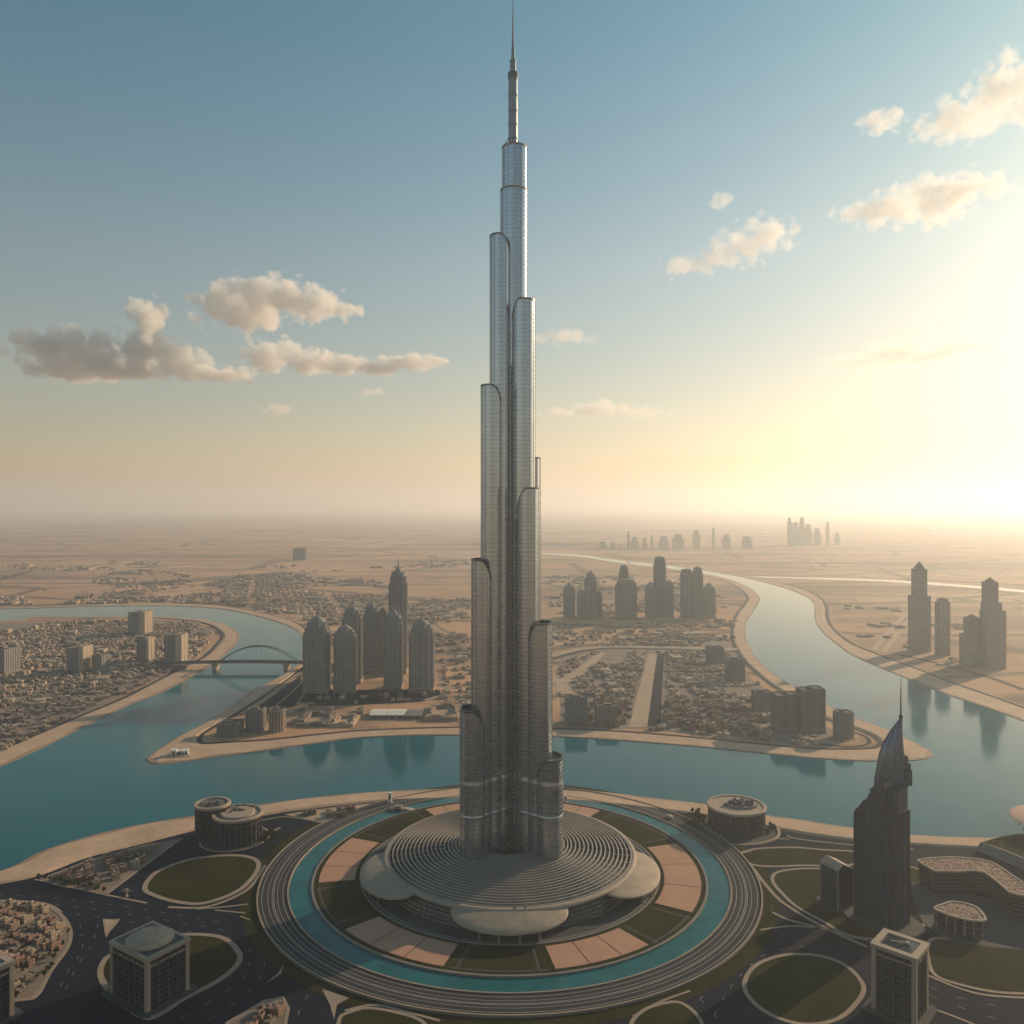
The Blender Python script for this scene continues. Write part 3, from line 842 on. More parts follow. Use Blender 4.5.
def roof_gear(root, plan, z, seed):
    rnd = random.Random(seed)
    w = max(abs(p[0]) for p in plan); d = max(abs(p[1]) for p in plan)
    mb = MB()
    mb.box(rnd.uniform(-.3, .3) * w, rnd.uniform(-.3, .3) * d, z, w * .7, d * .6, 3.2, 0, 0)
    for k in range(4):
        mb.box(rnd.uniform(-.6, .6) * w, rnd.uniform(-.6, .6) * d, z, rnd.uniform(2, 4), rnd.uniform(2, 4), rnd.uniform(1, 2.2), rnd.random(), 1)
    return mb.build('plant_room', [M['concrete'], M['dsteel']], root)

def slab_block(name, label, px0, px1, pyb, pyt, mat, group, dr=0.9, split=None, cat='apartment block', seed=1, pier=(6.5, 1.0, .7), rz=0.0, pmat=None):
    Y = F * H / (pyb - YH); k = Y / F
    w = (px1 - px0) * k; x = ((px0 + px1) / 2 - 512) * k; h = (pyb - pyt) * k
    d = w * dr
    if group == G1: rz = -.16; w *= .92
    root = thing(name, label, cat, (x, Y + d / 2, 0), rz, group)
    if split:
        w1 = w * split[0]
        p1 = [(q[0] - w / 2 + w1 / 2, q[1]) for q in rect(w1, d)]
        p2 = [(q[0] + w1 / 2, q[1] - d * .06) for q in rect(w - w1 - .6, d * .86)]
        shaft_part(root, 'wing', p1, 0, h * split[1], mat, pier, pmat); shaft_part(root, 'wing', p2, 0, h * split[2], M['fac_pale'] if group == G1 else mat, pier, M['stone_b'] if group == G1 else pmat)  # west bank right wing: sunlit side put into a paler facade colour
    else:
        pl = rect(w, d)
        shaft_part(root, 'shaft', pl, 0, h, mat, pier, pmat)
        roof_gear(root, pl, h + .05, seed)
    shaft_part(root, 'base_storey', rect(w + 3, d + 3), 0, 5, M['fac_grey'], None, None, True, .6)
    return root

G1 = 'mid rise blocks on the west bank'
slab_block('apartment_block', 'sunlit slab block cut by the left edge beyond the west beach', -16, 8, 675.5, 650, M['fac_beige'], G1, .9)
slab_block('apartment_block', 'two part block with bright narrow wing among the west bank houses', 66.5, 86, 673.5, 647, M['fac_beige'], G1, .9, (.68, .93, 1.0))
slab_block('apartment_block', 'smallest squat tower next to the two part block', 92, 103.5, 673, 656, M['fac_beige'], G1, 1.0, seed=4)
slab_block('apartment_block', 'narrow tower between the bridge-end slab and the tall rear slab', 137, 150.5, 662, 637.5, M['fac_beige'], G1, .9, (.72, 1.0, .95))
slab_block('apartment_block', 'tallest rear slab block standing near the far water on the west bank', 128, 147.5, 635, 612, M['fac_beige'], G1, .8, (.68, .96, 1.0))
slab_block('apartment_block', 'broad dark slab block beside the bridge end', 164, 184, 664.5, 635, M['fac_beige'], G1, .7, (.62, .98, 1.0))
G2 = 'low blocks at the western point of the middle shore'
slab_block('apartment_block', 'lowest grey block nearest the sandy point', 217, 238, 737, 724, M['fac_grey'], G2, .8, seed=7)
slab_block('apartment_block', 'square grey block in the middle of three at the sandy point', 246, 262, 732, 711, M['fac_grey'], G2, .9, seed=8)
G3 = 'blocks along the middle shore'
slab_block('apartment_block', 'square grey block by the canal shore next to the great tower', 566, 587, 725, 698.5, M['fac_grey'], G3, .8, seed=9)
slab_block('apartment_block', 'lower wide grey block just right of the square block by the shore', 597, 618.5, 726, 707, M['fac_grey'], G3, .7, seed=10)
slab_block('apartment_block', 'distant low block behind the town at the end of the straight highway', 709, 724, 663.5, 648, M['fac_grey'], G3, .9, seed=11)
slab_block('apartment_block', 'lone block beside the right hand channel beach', 728.6, 744.6, 681.5, 660, M['fac_grey'], G3, .9, seed=12)
slab_block('apartment_block', 'low block close behind the twin towers on the point', 756, 772, 711.5, 693, M['fac_grey'], G3, .9, seed=13)
slab_block('apartment_block', 'far pair of slabs alone on the hazy desert plain', 293, 305.5, 560, 548, M['fac_grey'], None, .5, (.46, .96, 1.0), seed=3)
G4 = 'ribbed towers on the eastern point'
slab_block('ribbed_tower', 'left one of two ribbed towers on the point', 777.5, 800.5, 731, 695.5, M['fac_grey'], G4, .85, (.5, .97, 1.0), 'tower', pier=(4.2, 1.2, 1.4))
slab_block('ribbed_tower', 'taller right one of two ribbed towers on the point', 803, 825, 733, 689.5, M['fac_grey'], G4, .85, (.5, .96, 1.0), 'tower', pier=(4.2, 1.2, 1.4))
def octo_block(name, label, cx, r, pyb, pyt, mat, group, cat='apartment block', n=8):
    Y = F * H / (pyb - YH); k = Y / F; R = r * k; h = (pyb - pyt) * k
    root = thing(name, label, cat, ((cx - 512) * k, Y + R, 0), 0, group)
    pl = [(R * cos(2 * pi * (i + .5) / n), R * sin(2 * pi * (i + .5) / n)) for i in range(n)]
    shaft_part(root, 'shaft', pl, 0, h, mat, (5, .9, .9) if n < 12 else None)
    roof_gear(root, scale_poly(pl, .6), h + .05, n)
    return root
octo_block('apartment_block', 'rounded pale block rightmost of three at the sandy point', 275, 8.2, 733, 711, M['fac_sand'], G2, n=16)
octo_block('apartment_block', 'small eight sided block alone at the tip of the eastern point', 847, 9.3, 740, 714, M['fac_grey'], G4, 'tower')

# ------------------------------------------------------------------ domed and pointed towers of the middle shore
GT = 'domed and pointed towers beyond the canal'
def crowned(label, px0, px1, pyb, pys, pyt, style, fin=None, mat='fac_beige', dr=.9, group=GT, pierw=8.5, cat='skyscraper'):
    Y = F * H / (pyb - YH); k = Y / F
    w = (px1 - px0) * k * .96; h = (pyb - pys) * k; hc = (pys - pyt) * k; d = w * dr
    root = thing('crowned_tower', label, cat, (((px0 + px1) / 2 - 512) * k, Y + d / 2, 0), 0, group)
    ch = w * .16
    pl = rect(w, d, ch)
    shaft_part(root, 'shaft', pl, 0, h * .93, M[mat], (pierw, pierw * .3, 1.8), M['cool'])
    core = rect(w * .9, d * .9, ch * .8)
    shaft_part(root, 'upper_storeys', core, h * .93, h, M[mat], (pierw * .8, .9, .8), M['cool'])
    mb = MB(); c2 = w * .39
    if style == 'dome':
        prof = [(c2, h + 1)] + [(c2 * cos(t), h + 1 + hc * .8 * sin(t)) for t in (.2, .45, .7, .95, 1.2, 1.4)] + [(c2 * .12, h + hc * .86), (c2 * .12, h + hc)]
        mb.lathe(prof, 16, 0, sy=dr)
        for i in range(8):
            a = 2 * pi * (i + .5) / 8
            mb.lathe([(w * .05, h), (w * .05, h + hc * .3), (.1, h + hc * .5)], 6, 0, (c2 * .98 * cos(a), c2 * .98 * dr * sin(a)))
    elif style == 'pyramid':
        prof = [(c2 * 1.25, h + .6), (c2 * .95, h + hc * .28), (c2 * .62, h + hc * .52), (c2 * .3, h + hc * .8), (c2 * .08, h + hc)]
        mb.lathe(prof, 8, 0, sy=dr, smooth=False)
        for sx in (-1, 1):
            for sy in (-1, 1):
                mb.lathe([(w * .07, h), (w * .07, h + hc * .3), (.1, h + hc * .55)], 6, 0, (sx * w * .34, sy * d * .34))
    elif style == 'step':
        for i, (s, t) in enumerate(((.8, .3), (.58, .6), (.36, .85))):
            mb.prism(rect(w * s, d * s, ch * s), h + (0 if i == 0 else hc * (.3, .6)[i - 1]), h + hc * t, 0)
        mb.lathe([(w * .1, h + hc * .85), (.2, h + hc)], 6, 0)
    elif style == 'flat':
        parapet(mb, rect(w * .8, d * .8), h, hc, 1.5, 0, 0)
        mb.box(0, 0, h, w * .4, d * .4, hc * 1.3)
    mb.build('crown', [M['cool']], root)
    if fin:
        zf = h + (pys - fin) * k
        mb = MB(); mb.lathe([(w * .03 + .3, h + hc * .9), (.25, zf)], 6, 0); mb.build('finial', [M['dsteel']], root)
    shaft_part(root, 'base_storey', rect(w * 1.14, d * 1.14), 0, 7, M['fac_sand'], None, M['stone_b'], True, .8)
    return root
crowned('stout domed tower nearest the bridge with ribbed shaft and small finial', 302.5, 327, 693.5, 629, 615, 'dome', 611)
crowned('shorter narrow domed tower standing in front of the dark pointed one', 333.5, 353.5, 693.5, 633, 625, 'dome', 623)
crowned('dark domed tower with finial half hidden behind the shorter narrow one', 342, 360, 684, 614, 606, 'dome', 602)
crowned('slab tower with peaked roof second row centre beside the slim twin', 363.5, 378, 674, 612, 603, 'pyramid', 601)
crowned('slim small tower tucked against the peaked roof slab tower', 378.5, 385.5, 673.5, 612, 607, 'step')
crowned('tallest pointed tower of the cluster with stepped cap and spire', 389, 405.5, 674, 577, 566, 'pyramid', 558)
crowned('slender pointed tower in front of the tallest one', 384, 401, 689.5, 619, 609, 'pyramid', 607)
crowned('wide domed tower at the right end of the cluster', 409, 432.5, 693, 630, 619, 'dome', 614)

# hazy tower groups
GF = 'hazy towers beyond the middle town'
for a in (('leftmost pointed tower of the hazy row', 564, 575, 618, 588, 582, 'pyramid', 580), ('low pointed tower between two taller ones in the hazy row', 577.5, 585, 619, 593, 588, 'pyramid', 586),
          ('tapered tower with rounded top in the hazy row', 585.5, 596.5, 619.5, 578, 570, 'dome', 569), ('short narrow annex right of the rounded tapered tower', 597, 602, 618.5, 594, 589, 'step', None),
          ('broad twin shouldered slab carrying the hazy row centre', 617, 637.5, 620, 584, 581, 'flat', None), ('thin flat tower rising behind the broad hazy slab', 620, 628.5, 616, 569, 566, 'flat', None),
          ('left shoulder tower beside the tallest hazy tower', 646.5, 656, 618, 586, 582, 'pyramid', 581), ('tallest square tower of the hazy row', 655, 666, 617, 560, 557.5, 'flat', 556),
          ('right shoulder tower beside the tallest hazy tower', 666.5, 673.5, 618, 583, 580, 'step', None), ('plain flat topped tower left of the spired one in the hazy row', 682, 693, 618, 571, 569.5, 'flat', None),
          ('narrow tower with mast near the right end of the hazy row', 693.7, 703, 618, 571, 568, 'flat', 563), ('stepped shorter tower ending the hazy row by the channel', 704, 716, 619, 589, 583, 'step', 582)):
    crowned(*a[:7], fin=a[7], mat='fac_grey', group=GF, pierw=7)
GS = 'pale skyline far across the desert'
GR = 'hazy towers across the right channel'
crowned('lower stage of the tall stepped tower across the right channel', 914, 932, 652, 600, 597, 'flat', None, 'fac_grey', .8, GR, 7) if False else None
def stepped(label, stages, cap_, fin, pyb, group):
    Y = F * H / (pyb - YH); k = Y / F
    x0, x1 = stages[0][0], stages[0][1]; cx = (x0 + x1) / 2
    root = thing('stepped_tower', label, 'skyscraper', ((cx - 512) * k, Y + (x1 - x0) * k * .4, 0), 0, group)
    z = 0.0
    for (a, b, py) in stages:
        z1 = (pyb - py) * k
        sm = M['fac_pale'] if group == GS else M['fac_grey']  # far skyline made paler: haze put into the facade colour
        pl = [(q[0] + ((a + b) / 2 - cx) * k, q[1]) for q in rect((b - a) * k, (x1 - x0) * k * .8 * (b - a) / (x1 - x0) ** 1.0, (b - a) * k * .08)]
        shaft_part(root, 'stage', pl, z, z1, sm, None)
        z = z1
    a, b, _ = stages[-1]
    mb = MB(); mb.lathe([((b - a) * k * .46, z), ((b - a) * k * .3, z + (stages[-1][2] - cap_) * k * .5), (.4, z + (stages[-1][2] - cap_) * k), (.2, z + (stages[-1][2] - fin) * k)], 8, 0, (((a + b) / 2 - cx) * k, 0), False)
    mb.build('crown', [M['stone_c']], root)
    return root
stepped('tall two stage tower with pointed cap across the right channel', [(914, 932, 597), (916.5, 929, 570)], 562, 560, 652, GR)
stepped('plain narrower tower just right of the two stage tower', [(939, 951, 603), (940.5, 949.5, 600)], 598, 597, 656, GR)
stepped('short blocky tower in front of the tallest right group', [(967, 987.5, 636), (970, 983, 619)], 615, 613.5, 667, GR)
stepped('largest stepped tower with pinnacle at the right edge group', [(987.5, 1007.5, 612), (988, 1004, 604), (988.3, 1001, 583)], 578, 576.5, 669, GR)
GS = 'pale skyline far across the desert'
rs = random.Random(5)
for i, (px, py, w, lab) in enumerate(((603, 541, 9, 'wide low block starting the faint skyline'), (613, 542, 6, 'small block second in the faint skyline'), (628.5, 531, 3, 'lone needle tower in the left faint skyline'), (635, 537, 8, 'mid height block right of the faint needle'),
                       (645, 538, 5, 'slim tower in the faint skyline centre'), (652, 535, 3, 'thin mast like tower in the faint skyline'), (664, 536, 9, 'wide block in the faint skyline'), (679, 534, 11, 'broad stack of towers in the faint skyline'),
                       (697, 530, 7, 'pair of faint towers left of the second mast'), (713.5, 527.5, 2.5, 'thinnest faint mast tower'), (727, 534, 8, 'last low blocks of the left faint skyline'), (748, 536, 10, 'low faint slab between both skylines'),
                       (790, 517.5, 4, 'first faint spike of the tall right skyline'), (796, 522, 7, 'faint block between two spikes'), (802.5, 517, 4.5, 'second faint spike of the tall right skyline'), (809, 524, 6, 'faint block behind the second spike'),
                       (818, 528, 7, 'faint stepped block ending the tall right skyline'), (828, 522, 3, 'isolated faint tower right of the tall skyline'), (838, 533, 5, 'lowest faint block at the skyline end'))):
    b = 549 if px < 760 else 545
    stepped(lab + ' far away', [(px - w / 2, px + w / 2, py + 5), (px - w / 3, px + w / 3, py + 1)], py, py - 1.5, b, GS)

# ------------------------------------------------------------------ plaza island buildings
def modern_tower(label, c, yaw, w, d, h, roof):
    root = thing('office_tower', label, 'office tower', (c[0], c[1], 0), yaw)
    pl = rect(w - 4, d - 4)
    shaft_part(root, 'shaft', pl, 0, h - 1.5, M['fac_dark'], None)
    # floor edges
    mb = MB()
    z = 4.2
    while z < h - 6:
        mb.prism(rect(w - 3.4, d - 3.4), z, z + .55, 0); z += 3.6
    mb.build('floor_edges', [M['dsteel']], root)
    for i, (sx, sy) in enumerate(((-1, -1), (1, -1), (1, 1), (-1, 1))):
        m2 = MB(); m2.box(sx * (w / 2 - 2.2), sy * (d / 2 - 2.2), 0, 3.0, 3.0, h - 1.4); m2.build('corner_pier', [M['cream']], root)
    for (L, ax) in ((w, 0), (d, 1)):
        k = max(3, round(L / 8))
        for s in (-1, 1):
            for j in range(1, k):
                t = -L / 2 + 2 + (L - 4) * j / k
                m2 = MB()
                o = s * ((d if ax == 0 else w) / 2 - 1.6)
                if ax == 0: m2.box(t, o, 0, .8, 1.0, h - 1.4)
                else: m2.box(o, t, 0, 1.0, .8, h - 1.4)
                m2.build('pier', [M['pier']], root)
    mb = MB()
    mb.prism(rect(w - 2.6, d - 2.6), h - 6.4, h - 5.4, 0)
    mb.prism(rect(w, d), h - 1.6, h, 0, bottom=True)
    parapet(mb, rect(w, d), h, 1.0, 2.6 if roof == 'dome' else 4.5, 0, 1)
    mb.build('roof', [M['cream'], M['roofgrey']], root)
    rr = random.Random(w)
    if roof == 'dome':
        mb = MB()
        R = min(w, d) * .44
        mb.lathe([(R, h + .1), (R * 1.06, h + .8), (R * 1.06, h + 1.8), (R * .97, h + 2.2)], 40, 0)
        mb.lathe([(R * .97, h + 2.2), (R * .86, h + 3.6), (R * .6, h + 5.0), (R * .3, h + 5.8), (.01, h + 6)], 40, 1)
        for i in range(90):
            a, q = rr.uniform(0, 2 * pi), R * .9 * sqrt(rr.random())
            zz = h + 2.4 + 3.4 * (1 - (q / R) ** 2)
            mb.box(q * cos(a), q * sin(a), zz - .5, rr.uniform(.8, 2), rr.uniform(.8, 2), rr.uniform(.5, 1.3), a, 1)
        mb.build('roof_dome', [M['cream'], M['stone_b']], root)
    else:
        mb = MB()
        mb.prism(rect(w - 11, d - 11), h + .06, h + .5, 0)
        mb.box(-2, 1, h + .5, 9, .8, .6, .3, 1); mb.box(1.5, 0, h + .5, 1.2, 1.2, 2.4, .3, 1); mb.box(4, 3, h + .5, 3, 2, 1.6, 0, 1)
        mb.build('plant_deck', [M['glassdark'], M['cream']], root)
    mb = MB(); mb.prism(rect(w + 9, d + 9, 3), 0, 1.3, 0); mb.build('base', [M['paving']], root)
    return root
modern_tower('square dark tower with cream frame roof carrying a round mosaic dome', (-257.7, 590.7), radians(-33), 45, 35, 37, 'dome')
modern_tower('dark tower cut by the left edge beside the dense houses', (-361.5, 558), radians(-33), 36, 36, 37, 'deck')
modern_tower('square dark tower with open cream roof frame at the lower right', (266.6, 570.5), radians(-43), 30.5, 27.5, 45, 'deck')

def drum(root, name, R, h, c=(0, 0), piers_n=28, fh=4.0):
    mb = MB()
    mb.lathe([(R - 1.2, 0), (R - 1.2, h - 2)], 72, 0, c, close_top=False)
    z = fh
    while z < h - 4:
        mb.lathe([(R - 1.25, z), (R - .7, z), (R - .7, z + .5), (R - 1.25, z + .5)], 72, 2, c, False, close_top=False); z += fh
    for i in range(piers_n):
        a = 2 * pi * i / piers_n
        mb.box(c[0] + (R - .75) * cos(a), c[1] + (R - .75) * sin(a), 0, 1.2, .9, h - 1.8, a, 1)
    mb.lathe([(R - .8, h - 6.6), (R + .1, h - 6.6), (R + .1, h - 5.9), (R - .8, h - 5.9)], 72, 1, c, False, close_top=False)
    o = mb.build(name, [M['glassdark'], M['pier'], M['dsteel']], root)
    mb = MB()
    mb.lathe([(R - 1, h - 2.2), (R + .9, h - 1.8), (R + 1.1, h), (R + .6, h + .7), (R - 2.2, h + .7), (R - 2.2, h - .4)], 72, 0, c, False, close_top=False)
    mb.lathe([(R - 2.1, h - .4), (.01, h - .3)], 72, 1, c, False)
    return o, mb
rd = random.Random(11)
def twin_drums():
    root = thing('twin_drum_building', 'pair of joined dark drum buildings with cream roof rims near the left beach', 'office building', (-284, 860, 0))
    o, mb = drum(root, 'front_drum', 24.5, 28); r = mb.build('roof', [M['cream'], M['concrete']], o)
    mb = MB(); mb.lathe([(17, 27.7), (17, 29), (16, 29.2)], 40, 0)
    for i in range(26):
        a, q = rd.uniform(.8, 3.6), rd.uniform(4, 20)
        mb.box(q * cos(a), q * sin(a), 28.4, rd.uniform(1.2, 3), rd.uniform(1.2, 3), rd.uniform(1, 2.6), a, i % 2)
    mb.build('plant_room', [M['cream'], M['dsteel']], r)
    o, mb = drum(root, 'rear_drum', 17.5, 34.5, (-30, 10)); r = mb.build('roof', [M['cream'], M['roofgrey']], o)
    mb = MB()
    for i in range(18):
        a, q = rd.uniform(0, 6.28), rd.uniform(2, 13)
        mb.box(-30 + q * cos(a), 10 + q * sin(a), 34.1, rd.uniform(1, 2.6), rd.uniform(1, 2.6), rd.uniform(.6, 1.6), a, 0)
    mb.build('plant_room', [M['dsteel']], r)
    mb = MB(); mb.lathe([(35, .4), (35, 1.1), (33.6, 1.2)], 72, 1, (-4, 3), close_top=False); mb.lathe([(33.6, 1.1), (.01, 1.15)], 72, 0, (-4, 3)); mb.build('forecourt', [M['paving'], M['kerb']], root)
twin_drums()
def round_block():
    root = thing('round_building', 'single low round building with curled plant deck on its pale roof by the right beach', 'office building', (241, 891, 0))
    o, mb = drum(root, 'drum', 30, 25, piers_n=34); r = mb.build('roof', [M['cream'], M['cream']], o)
    mb = MB()
    P = [(6 + 17 * cos(t), 1 + 13 * sin(t)) for t in [2 * pi * k / 40 for k in range(40)]]
    mb.prism(P, 24.8, 26.6, 0)
    for k in range(46):
        a = rd.uniform(0, 2 * pi); q = sqrt(rd.random())
        mb.box(6 + 14 * q * cos(a), 1 + 10 * q * sin(a), 26.6, rd.uniform(1, 3), rd.uniform(.8, 2.2), rd.uniform(.8, 3.0), a, 1)
    mb.tube((-18, -6, 25), (-6, 12, 25.2), .5, .5, 6, 0)
    mb.build('plant_deck', [M['concrete'], M['dsteel']], r)
    mb = MB(); mb.lathe([(50, .4), (50, 1.6), (46.5, 1.7), (46.5, .9)], 80, 1, (-6, -3), sy=.9, close_top=False); mb.lathe([(46.5, .9), (.01, .95)], 80, 0, (-6, -3), sy=.9); mb.build('forecourt', [M['paving'], M['kerb']], root)
round_block()

def gothic():
    yaw = radians(-51.5)
    root = thing('pointed_tower', 'dark blue pointed tower with curved sail crown and mast at right', 'skyscraper', (309.9, 695, 0), yaw)
    def xz(name, prof, y0, y1, mat, pmat=None, bandz=None):
        """solid cut from an x-z outline, spanning y0..y1"""
        mb = MB()
        n = len(prof)
        if area(prof) < 0: prof = prof[::-1]
        P = [(p[0], y0, p[1]) for p in prof] + [(p[0], y1, p[1]) for p in prof]
        mb.add(P, [(i, (i + 1) % n, n + (i + 1) % n, n + i) for i in range(n)][0:0] + [((i + 1) % n, i, n + i, n + (i + 1) % n) for i in range(n)], 0)
        T = tessellate_polygon([[Vector((p[0], p[1], 0)) for p in prof]])
        mb.add(P[:n], [t if (Vector(P[t[1]]) - Vector(P[t[0]])).cross(Vector(P[t[2]]) - Vector(P[t[0]])).y < 0 else t[::-1] for t in T], 0)
        mb.add(P[n:], [t if (Vector(P[n + t[1]]) - Vector(P[n + t[0]])).cross(Vector(P[n + t[2]]) - Vector(P[n + t[0]])).y > 0 else t[::-1] for t in T], 0)
        return mb
    B = M['fac_blue']
    left = [(-17.6, 0), (-17.6, 86), (-15.8, 91), (-13.4, 93), (-9, 100), (-6.2, 102), (-1.5, 112), (2, 118), (5.5, 120.5), (8.2, 119), (9.6, 112), (10, 96), (10.6, 84), (12.4, 74), (13.6, 64), (14, 52), (14, 0)]
    mb = xz('left', left, -13.4, 9, B)
    for x, z1 in ((-17.2, 85), (-14.5, 91), (-11, 96), (-7.6, 100), (6.6, 118), (9.2, 110)):
        mb.box(x, -13.6, 0, .7, .8, z1, 0, 1)
    for (p, q) in zip(left[8:-1], left[9:-1]): mb.tube((p[0] + .2, -13.5, p[1]), (q[0] + .2, -13.5, q[1]), .55, .55, 6, 1)
    for (p, q) in zip(left[1:9], left[2:9]): mb.tube((p[0], -13.4, p[1]), (q[0], -13.4, q[1]), .4, .4, 6, 1)
    mb.build('left_mass', [B, M['navy']], root)
    mb = MB()
    for k in range(29):
        mb.box(-.3, -13.5, 4 + k * 3.8, 6.8, .9, 1.7, 0, 0)
    mb.build('louvre_strip', [M['navy']], root)
    mb = MB()
    for x, z1 in ((-16.2, 88), (-12.8, 93), (-9.4, 98), (-5.8, 102), (-4.2, 105), (3.8, 117), (5.0, 118), (15.6, 93), (17.2, 93)):
        mb.box(x, -13.55 if x < 10 else -12.3, 0, .35, .7, z1, 0, 0)
    for y, z1 in ((-4, 94), (-1.4, 94), (4.4, 94), (6.4, 94)):
        mb.box(18.95, y, 0, .6, .35, z1, 0, 0)
    mb.build('mullions', [M['dsteel']], root)
    mb = MB(); mb.prism([(6, -12.2), (15.5, -12.2), (18.9, -8.6), (18.9, 9), (15.5, 12.25), (-6, 12.25), (-6, -5), (6, -5)], 0, 95, 0)
    mb.prism([(7.5, -11), (14.5, -11), (17.6, -7.6), (17.6, 8), (14.4, 11.2), (-4, 11.2), (-4, -5), (7.5, -5)], 95, 114, 0)
    mb.box(18.3, 2, 0, .9, 1, 95, 0, 1); mb.box(18.8, -6, 0, .7, .8, 95, 0, 1); mb.box(18.9, 8.4, 0, .7, .8, 95, 0, 1)
    mb.box(5.6, -2, 113.8, 25, 15.4, .9, 0, 1) if False else None
    for z in (94.4, 113.4):
        mb.prism([(6.5, -12.0), (15.5, -12.5), (19.1, -8.7), (19.1, 9.1), (15.6, 12.5), (-5, 12.5), (-5, -5)] if z < 100 else [(7.2, -11.3), (14.6, -11.3), (17.9, -7.7), (17.9, 8.1), (14.5, 11.5), (-4.3, 11.5), (-4.3, -5)], z, z + 1.1, 1)
    mb.build('right_mass', [B, M['navy']], root)
    # pointed bay on the wide face
    pr = [(5.8, 0), (5.8, 44), (6.8, 51), (8.4, 56), (9.9, 58.5), (11.4, 56), (13, 51), (13.9, 44), (13.9, 0)]
    mb = xz('bay', pr, -15.2, -13.0, B)
    q = [(7.6, 36), (7.6, 44), (8.5, 49), (9.9, 53), (11.3, 49), (12.1, 44), (12.1, 36)]
    m3 = xz('pane', q, -15.45, -15.1, B)
    o = mb.build('arched_bay', [B], root); m3.build('arched_window', [M['glassdark']], o)
    # sail crown: lens sections stacked upwards; right / depth axes seen from the plaza
    ax, dp = Vector((0.62, 0.78)), Vector((-0.78, 0.62))
    Z = [(114, -6.5, 22.5, 9), (118, -6, 22, 9), (128, -4.3, 21, 8.2), (139, -2.2, 18.5, 7.2), (147, .6, 17.6, 6.0), (155, 5.2, 17.2, 4.6), (161, 9.4, 16.8, 3.2), (167, 14.2, 16.4, 1.2), (169, 15.4, 16.2, .6)]
    def section(z, l, r, dd, n=20):
        c0, hw = (l + r) / 2, (r - l) / 2
        out = []
        for k in range(n):
            t = 2 * pi * k / n
            u = cos(t); v = sin(t)
            w = c0 + hw * u; e = dd * v * (0.45 + 0.55 * (1 + u) / 2)
            p = ax * w + dp * e
            out.append((p.x, p.y, z))
        return out
    mb = MB(); n = 20
    zi = []
    for i in range(len(Z) - 1):
        for k in range(4):
            t = k / 4; zi.append(tuple(Z[i][j] * (1 - t) + Z[i + 1][j] * t for j in range(4)))
    zi.append(Z[-1])
    P = []
    for s in zi: P += section(*s)
    mb.add(P, [(j * n + k, j * n + (k + 1) % n, (j + 1) * n + (k + 1) % n, (j + 1) * n + k) for j in range(len(zi) - 1) for k in range(n)], 0, True)
    mb.add(P[-n:], [tuple(range(n))], 0)
    cr = mb.build('crown', [M['crownglass']], root)
    mb = MB()
    for kk in (13, 15, 17):   # ribs up the sail
        for j in range(len(zi) - 1):
            mb.tube(P[j * n + kk], P[(j + 1) * n + kk], .28, .28, 4, 0)
    for j in range(len(zi) - 1):
        mb.tube(P[j * n + n // 2], P[(j + 1) * n + n // 2], .5, .5, 5, 0)
    mb.build('rib', [M['navy']], cr)
    mb = MB()
    p = ax * 19.2 - dp * 3
    mb.box(p.x, p.y, 114, 6, 7, 13, radians(51.5), 0); mb.box(p.x, p.y, 127, 4.6, 5, 5, radians(51.5), 0); mb.box(p.x, p.y, 132, 1.6, 3, 6, radians(51.5), 1)
    mb.build('crown_block', [B, M['tband']], root)
    mb = MB(); p = ax * 15.8
    mb.lathe([(1.3, 160), (1.2, 168), (1.6, 168.5), (1.6, 171), (.7, 172), (.45, 188), (.12, 205), (.01, 206)], 10, 0, (p.x, p.y), False)
    mb.build('mast', [M['navy']], root)
    mb = MB(); mb.prism([(34 * cos(t) * (1.0), 24 * sin(t) - 1) for t in [2 * pi * k / 48 for k in range(48)]], 0, 1.8, 0); mb.build('base', [M['paving']], root)
t_ = NT('sail_glass'); c_ = t_.coord("Object"); sp_ = t_.new("ShaderNodeSeparateXYZ"); t_.link(c_, sp_.inputs[0])
st_ = t_.math('LESS_THAN', t_.math('FRACT', t_.math('DIVIDE', sp_.outputs[2], 2.4)), 0.16)
nz_ = t_.noise(c_, .15, 4)
M['crownglass'] = t_.set(t_.mix(st_, t_.mix(nz_, (.07, .12, .19), (.13, .20, .29)), (.05, .06, .08)), 0.16, 0.45, 0.5)
gothic()

